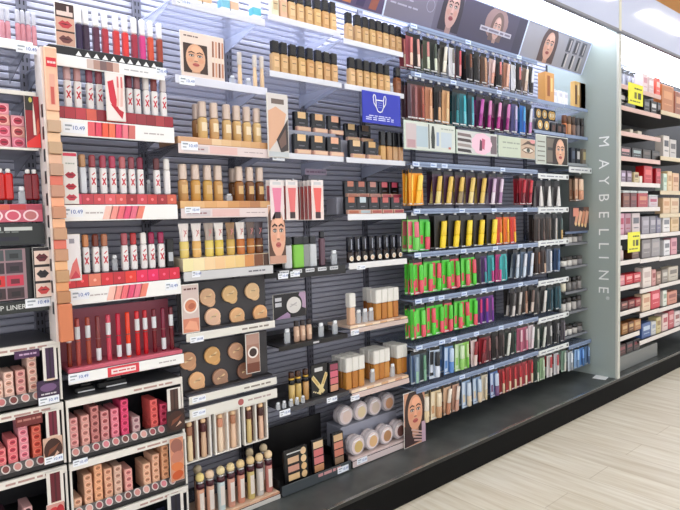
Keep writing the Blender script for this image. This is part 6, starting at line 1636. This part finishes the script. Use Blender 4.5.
for i, (u0, u1, h_, c, b_, w) in enumerate([(643, 651.5, .145, (226, 214, 206), (196, 176, 170), 'white'), (652, 656, .12, (206, 150, 146), (150, 60, 60), 'rosy'), (656.5, 661, .10, (150, 120, 106), (206, 180, 160), 'taupe')]):
    goods('m2', u0, u1, 280, h_, c, '%s box on third lower shelf' % w, 'one column right of the divider', b_)
for i, (u0, u1, c) in enumerate([(621, 628, (70, 24, 24)), (628.5, 635, (110, 30, 36)), (635.5, 641, (150, 30, 40))]):
    goods('l3', u0, u1, 310, .06, c, 'low %s box on fourth lower shelf' % ('brown', 'dark red', 'red')[i], 'beside the divider', (190, 130, 120))
for i, (u0, u1, h_, c, b_, w) in enumerate([(642.5, 650.5, .125, (232, 206, 176), (206, 150, 120), 'cream'), (651, 660, .14, (206, 50, 70), (240, 150, 160), 'pink red')]):
    goods('m3', u0, u1, 314, h_, c, '%s box on fourth lower shelf' % w, 'one column right of the divider', b_)
for i, (u0, u1, c) in enumerate([(622, 628, (150, 100, 50)), (628.5, 634, (110, 66, 40)), (634.5, 641, (176, 120, 76))]):
    goods('l4', u0, u1, 334, .075, c, 'low %s box on fifth lower shelf' % ('gold', 'brown', 'tan')[i], 'beside the divider', (206, 170, 120))
for i, (u0, u1, h_, c, b_, w) in enumerate([(642, 651, .11, (70, 96, 150), (190, 206, 226), 'blue'), (651.5, 656, .10, (206, 206, 206), (150, 160, 180), 'white'), (656.5, 661, .12, (206, 190, 140), (150, 120, 80), 'yellow beige')]):
    goods('m4', u0, u1, 336, h_, c, '%s box on fifth lower shelf' % w, 'one column right of the divider', b_)
cell['base'] = .2295
for i, (u0, u1, c) in enumerate([(619, 626, (60, 24, 26)), (626.5, 633, (36, 32, 36)), (633.5, 640, (50, 44, 50))]):
    goods('base', u0, u1, 358, .075, c, 'low dark box on the base panel, %s from the divider' % ORD[i], 'side', (130, 70, 76))
rr = [('r1', [(663, 669, .16, (214, 206, 200), (60, 60, 66), 'white and black'), (669.5, 676, .14, (196, 190, 186), (90, 84, 84), 'grey white')]),
      ('r2', [(663.5, 667, .13, (206, 222, 206), (150, 180, 160), 'pale green'), (667.5, 672, .15, (226, 196, 150), (190, 140, 90), 'cream tan'), (672.5, 679, .14, (222, 180, 140), (176, 120, 80), 'peach')]),
      ('r3', [(663, 670, .12, (226, 190, 150), (206, 150, 100), 'peach beige'), (670.5, 679, .12, (222, 196, 160), (196, 150, 110), 'sand')]),
      ('r4', [(663, 670, .12, (230, 226, 224), (120, 120, 126), 'white'), (671, 679, .12, (222, 190, 140), (190, 150, 90), 'golden beige')]),
      ('r5', [(664, 670, .12, (226, 224, 226), (110, 110, 116), 'plain white'), (671, 677, .13, (214, 150, 160), (170, 90, 110), 'pink')]),
      ('r6', [(662, 668, .10, (150, 140, 130), (206, 200, 190), 'taupe'), (668.5, 678, .11, (196, 186, 170), (120, 110, 100), 'pale taupe')]),
      ('r7', [(663, 667, .12, (222, 226, 216), (150, 170, 150), 'mint white'), (667.5, 677, .10, (206, 140, 120), (150, 80, 70), 'terracotta')]),
      ('r8', [(662.5, 668, .13, (226, 200, 196), (176, 80, 90), 'rose white'), (668.5, 674, .14, (190, 90, 100), (226, 170, 170), 'berry'), (674.5, 680, .12, (222, 206, 206), (150, 90, 90), 'pale rose')])]
for key, lst in rr:
    for i, (u0, u1, h_, c, b_, w) in enumerate(lst):
        goods(key, u0, u1, at_v[2] if key == 'r1' else {'r2': 190, 'r3': 215, 'r4': 230, 'r5': 255, 'r6': 285, 'r7': 305, 'r8': 330}[key], h_, c, '%s box in the column at the right frame edge,' % w, '%s shelf' % ORD[int(key[1])], b_)
def sale(u0, u1, v0, v1, label):
    Y = RY-.0020
    x0, x1 = rx(u0, (v0+v1)/2, Y), rx(u1, (v0+v1)/2, Y)
    zt, zz = at((u0+u1)/2, v0, Y)[1], at((u0+u1)/2, v1, Y)[1]
    w, h = x1-x0, zt-zz
    solid('sale_tag', lambda b: (b.box(-w/2, w/2, 0, .0025, 0, h, M((236, 232, 24), .45)), greek(b, -w*.1, w*.4, h*.78, h*.07, Y0, M((70, 70, 20), .5)), b.rect(-w*.1, w*.06, h*.3, h*.6, Y0, M((120, 116, 10), .5)), b.rect(w*.14, w*.36, h*.3, h*.6, Y0, M((70, 70, 16), .5)), greek(b, -w*.4, w*.3, h*.16, h*.06, Y0, M((110, 106, 20), .5))), label, 'sale tag', ((x0+x1)/2, Y, zz), 'yellow sale tags')
sale(628.5, 643, 84, 105, 'upper yellow sale tag hanging beside the divider')
sale(628, 640, 232, 252, 'lower yellow sale tag hanging beside the divider')
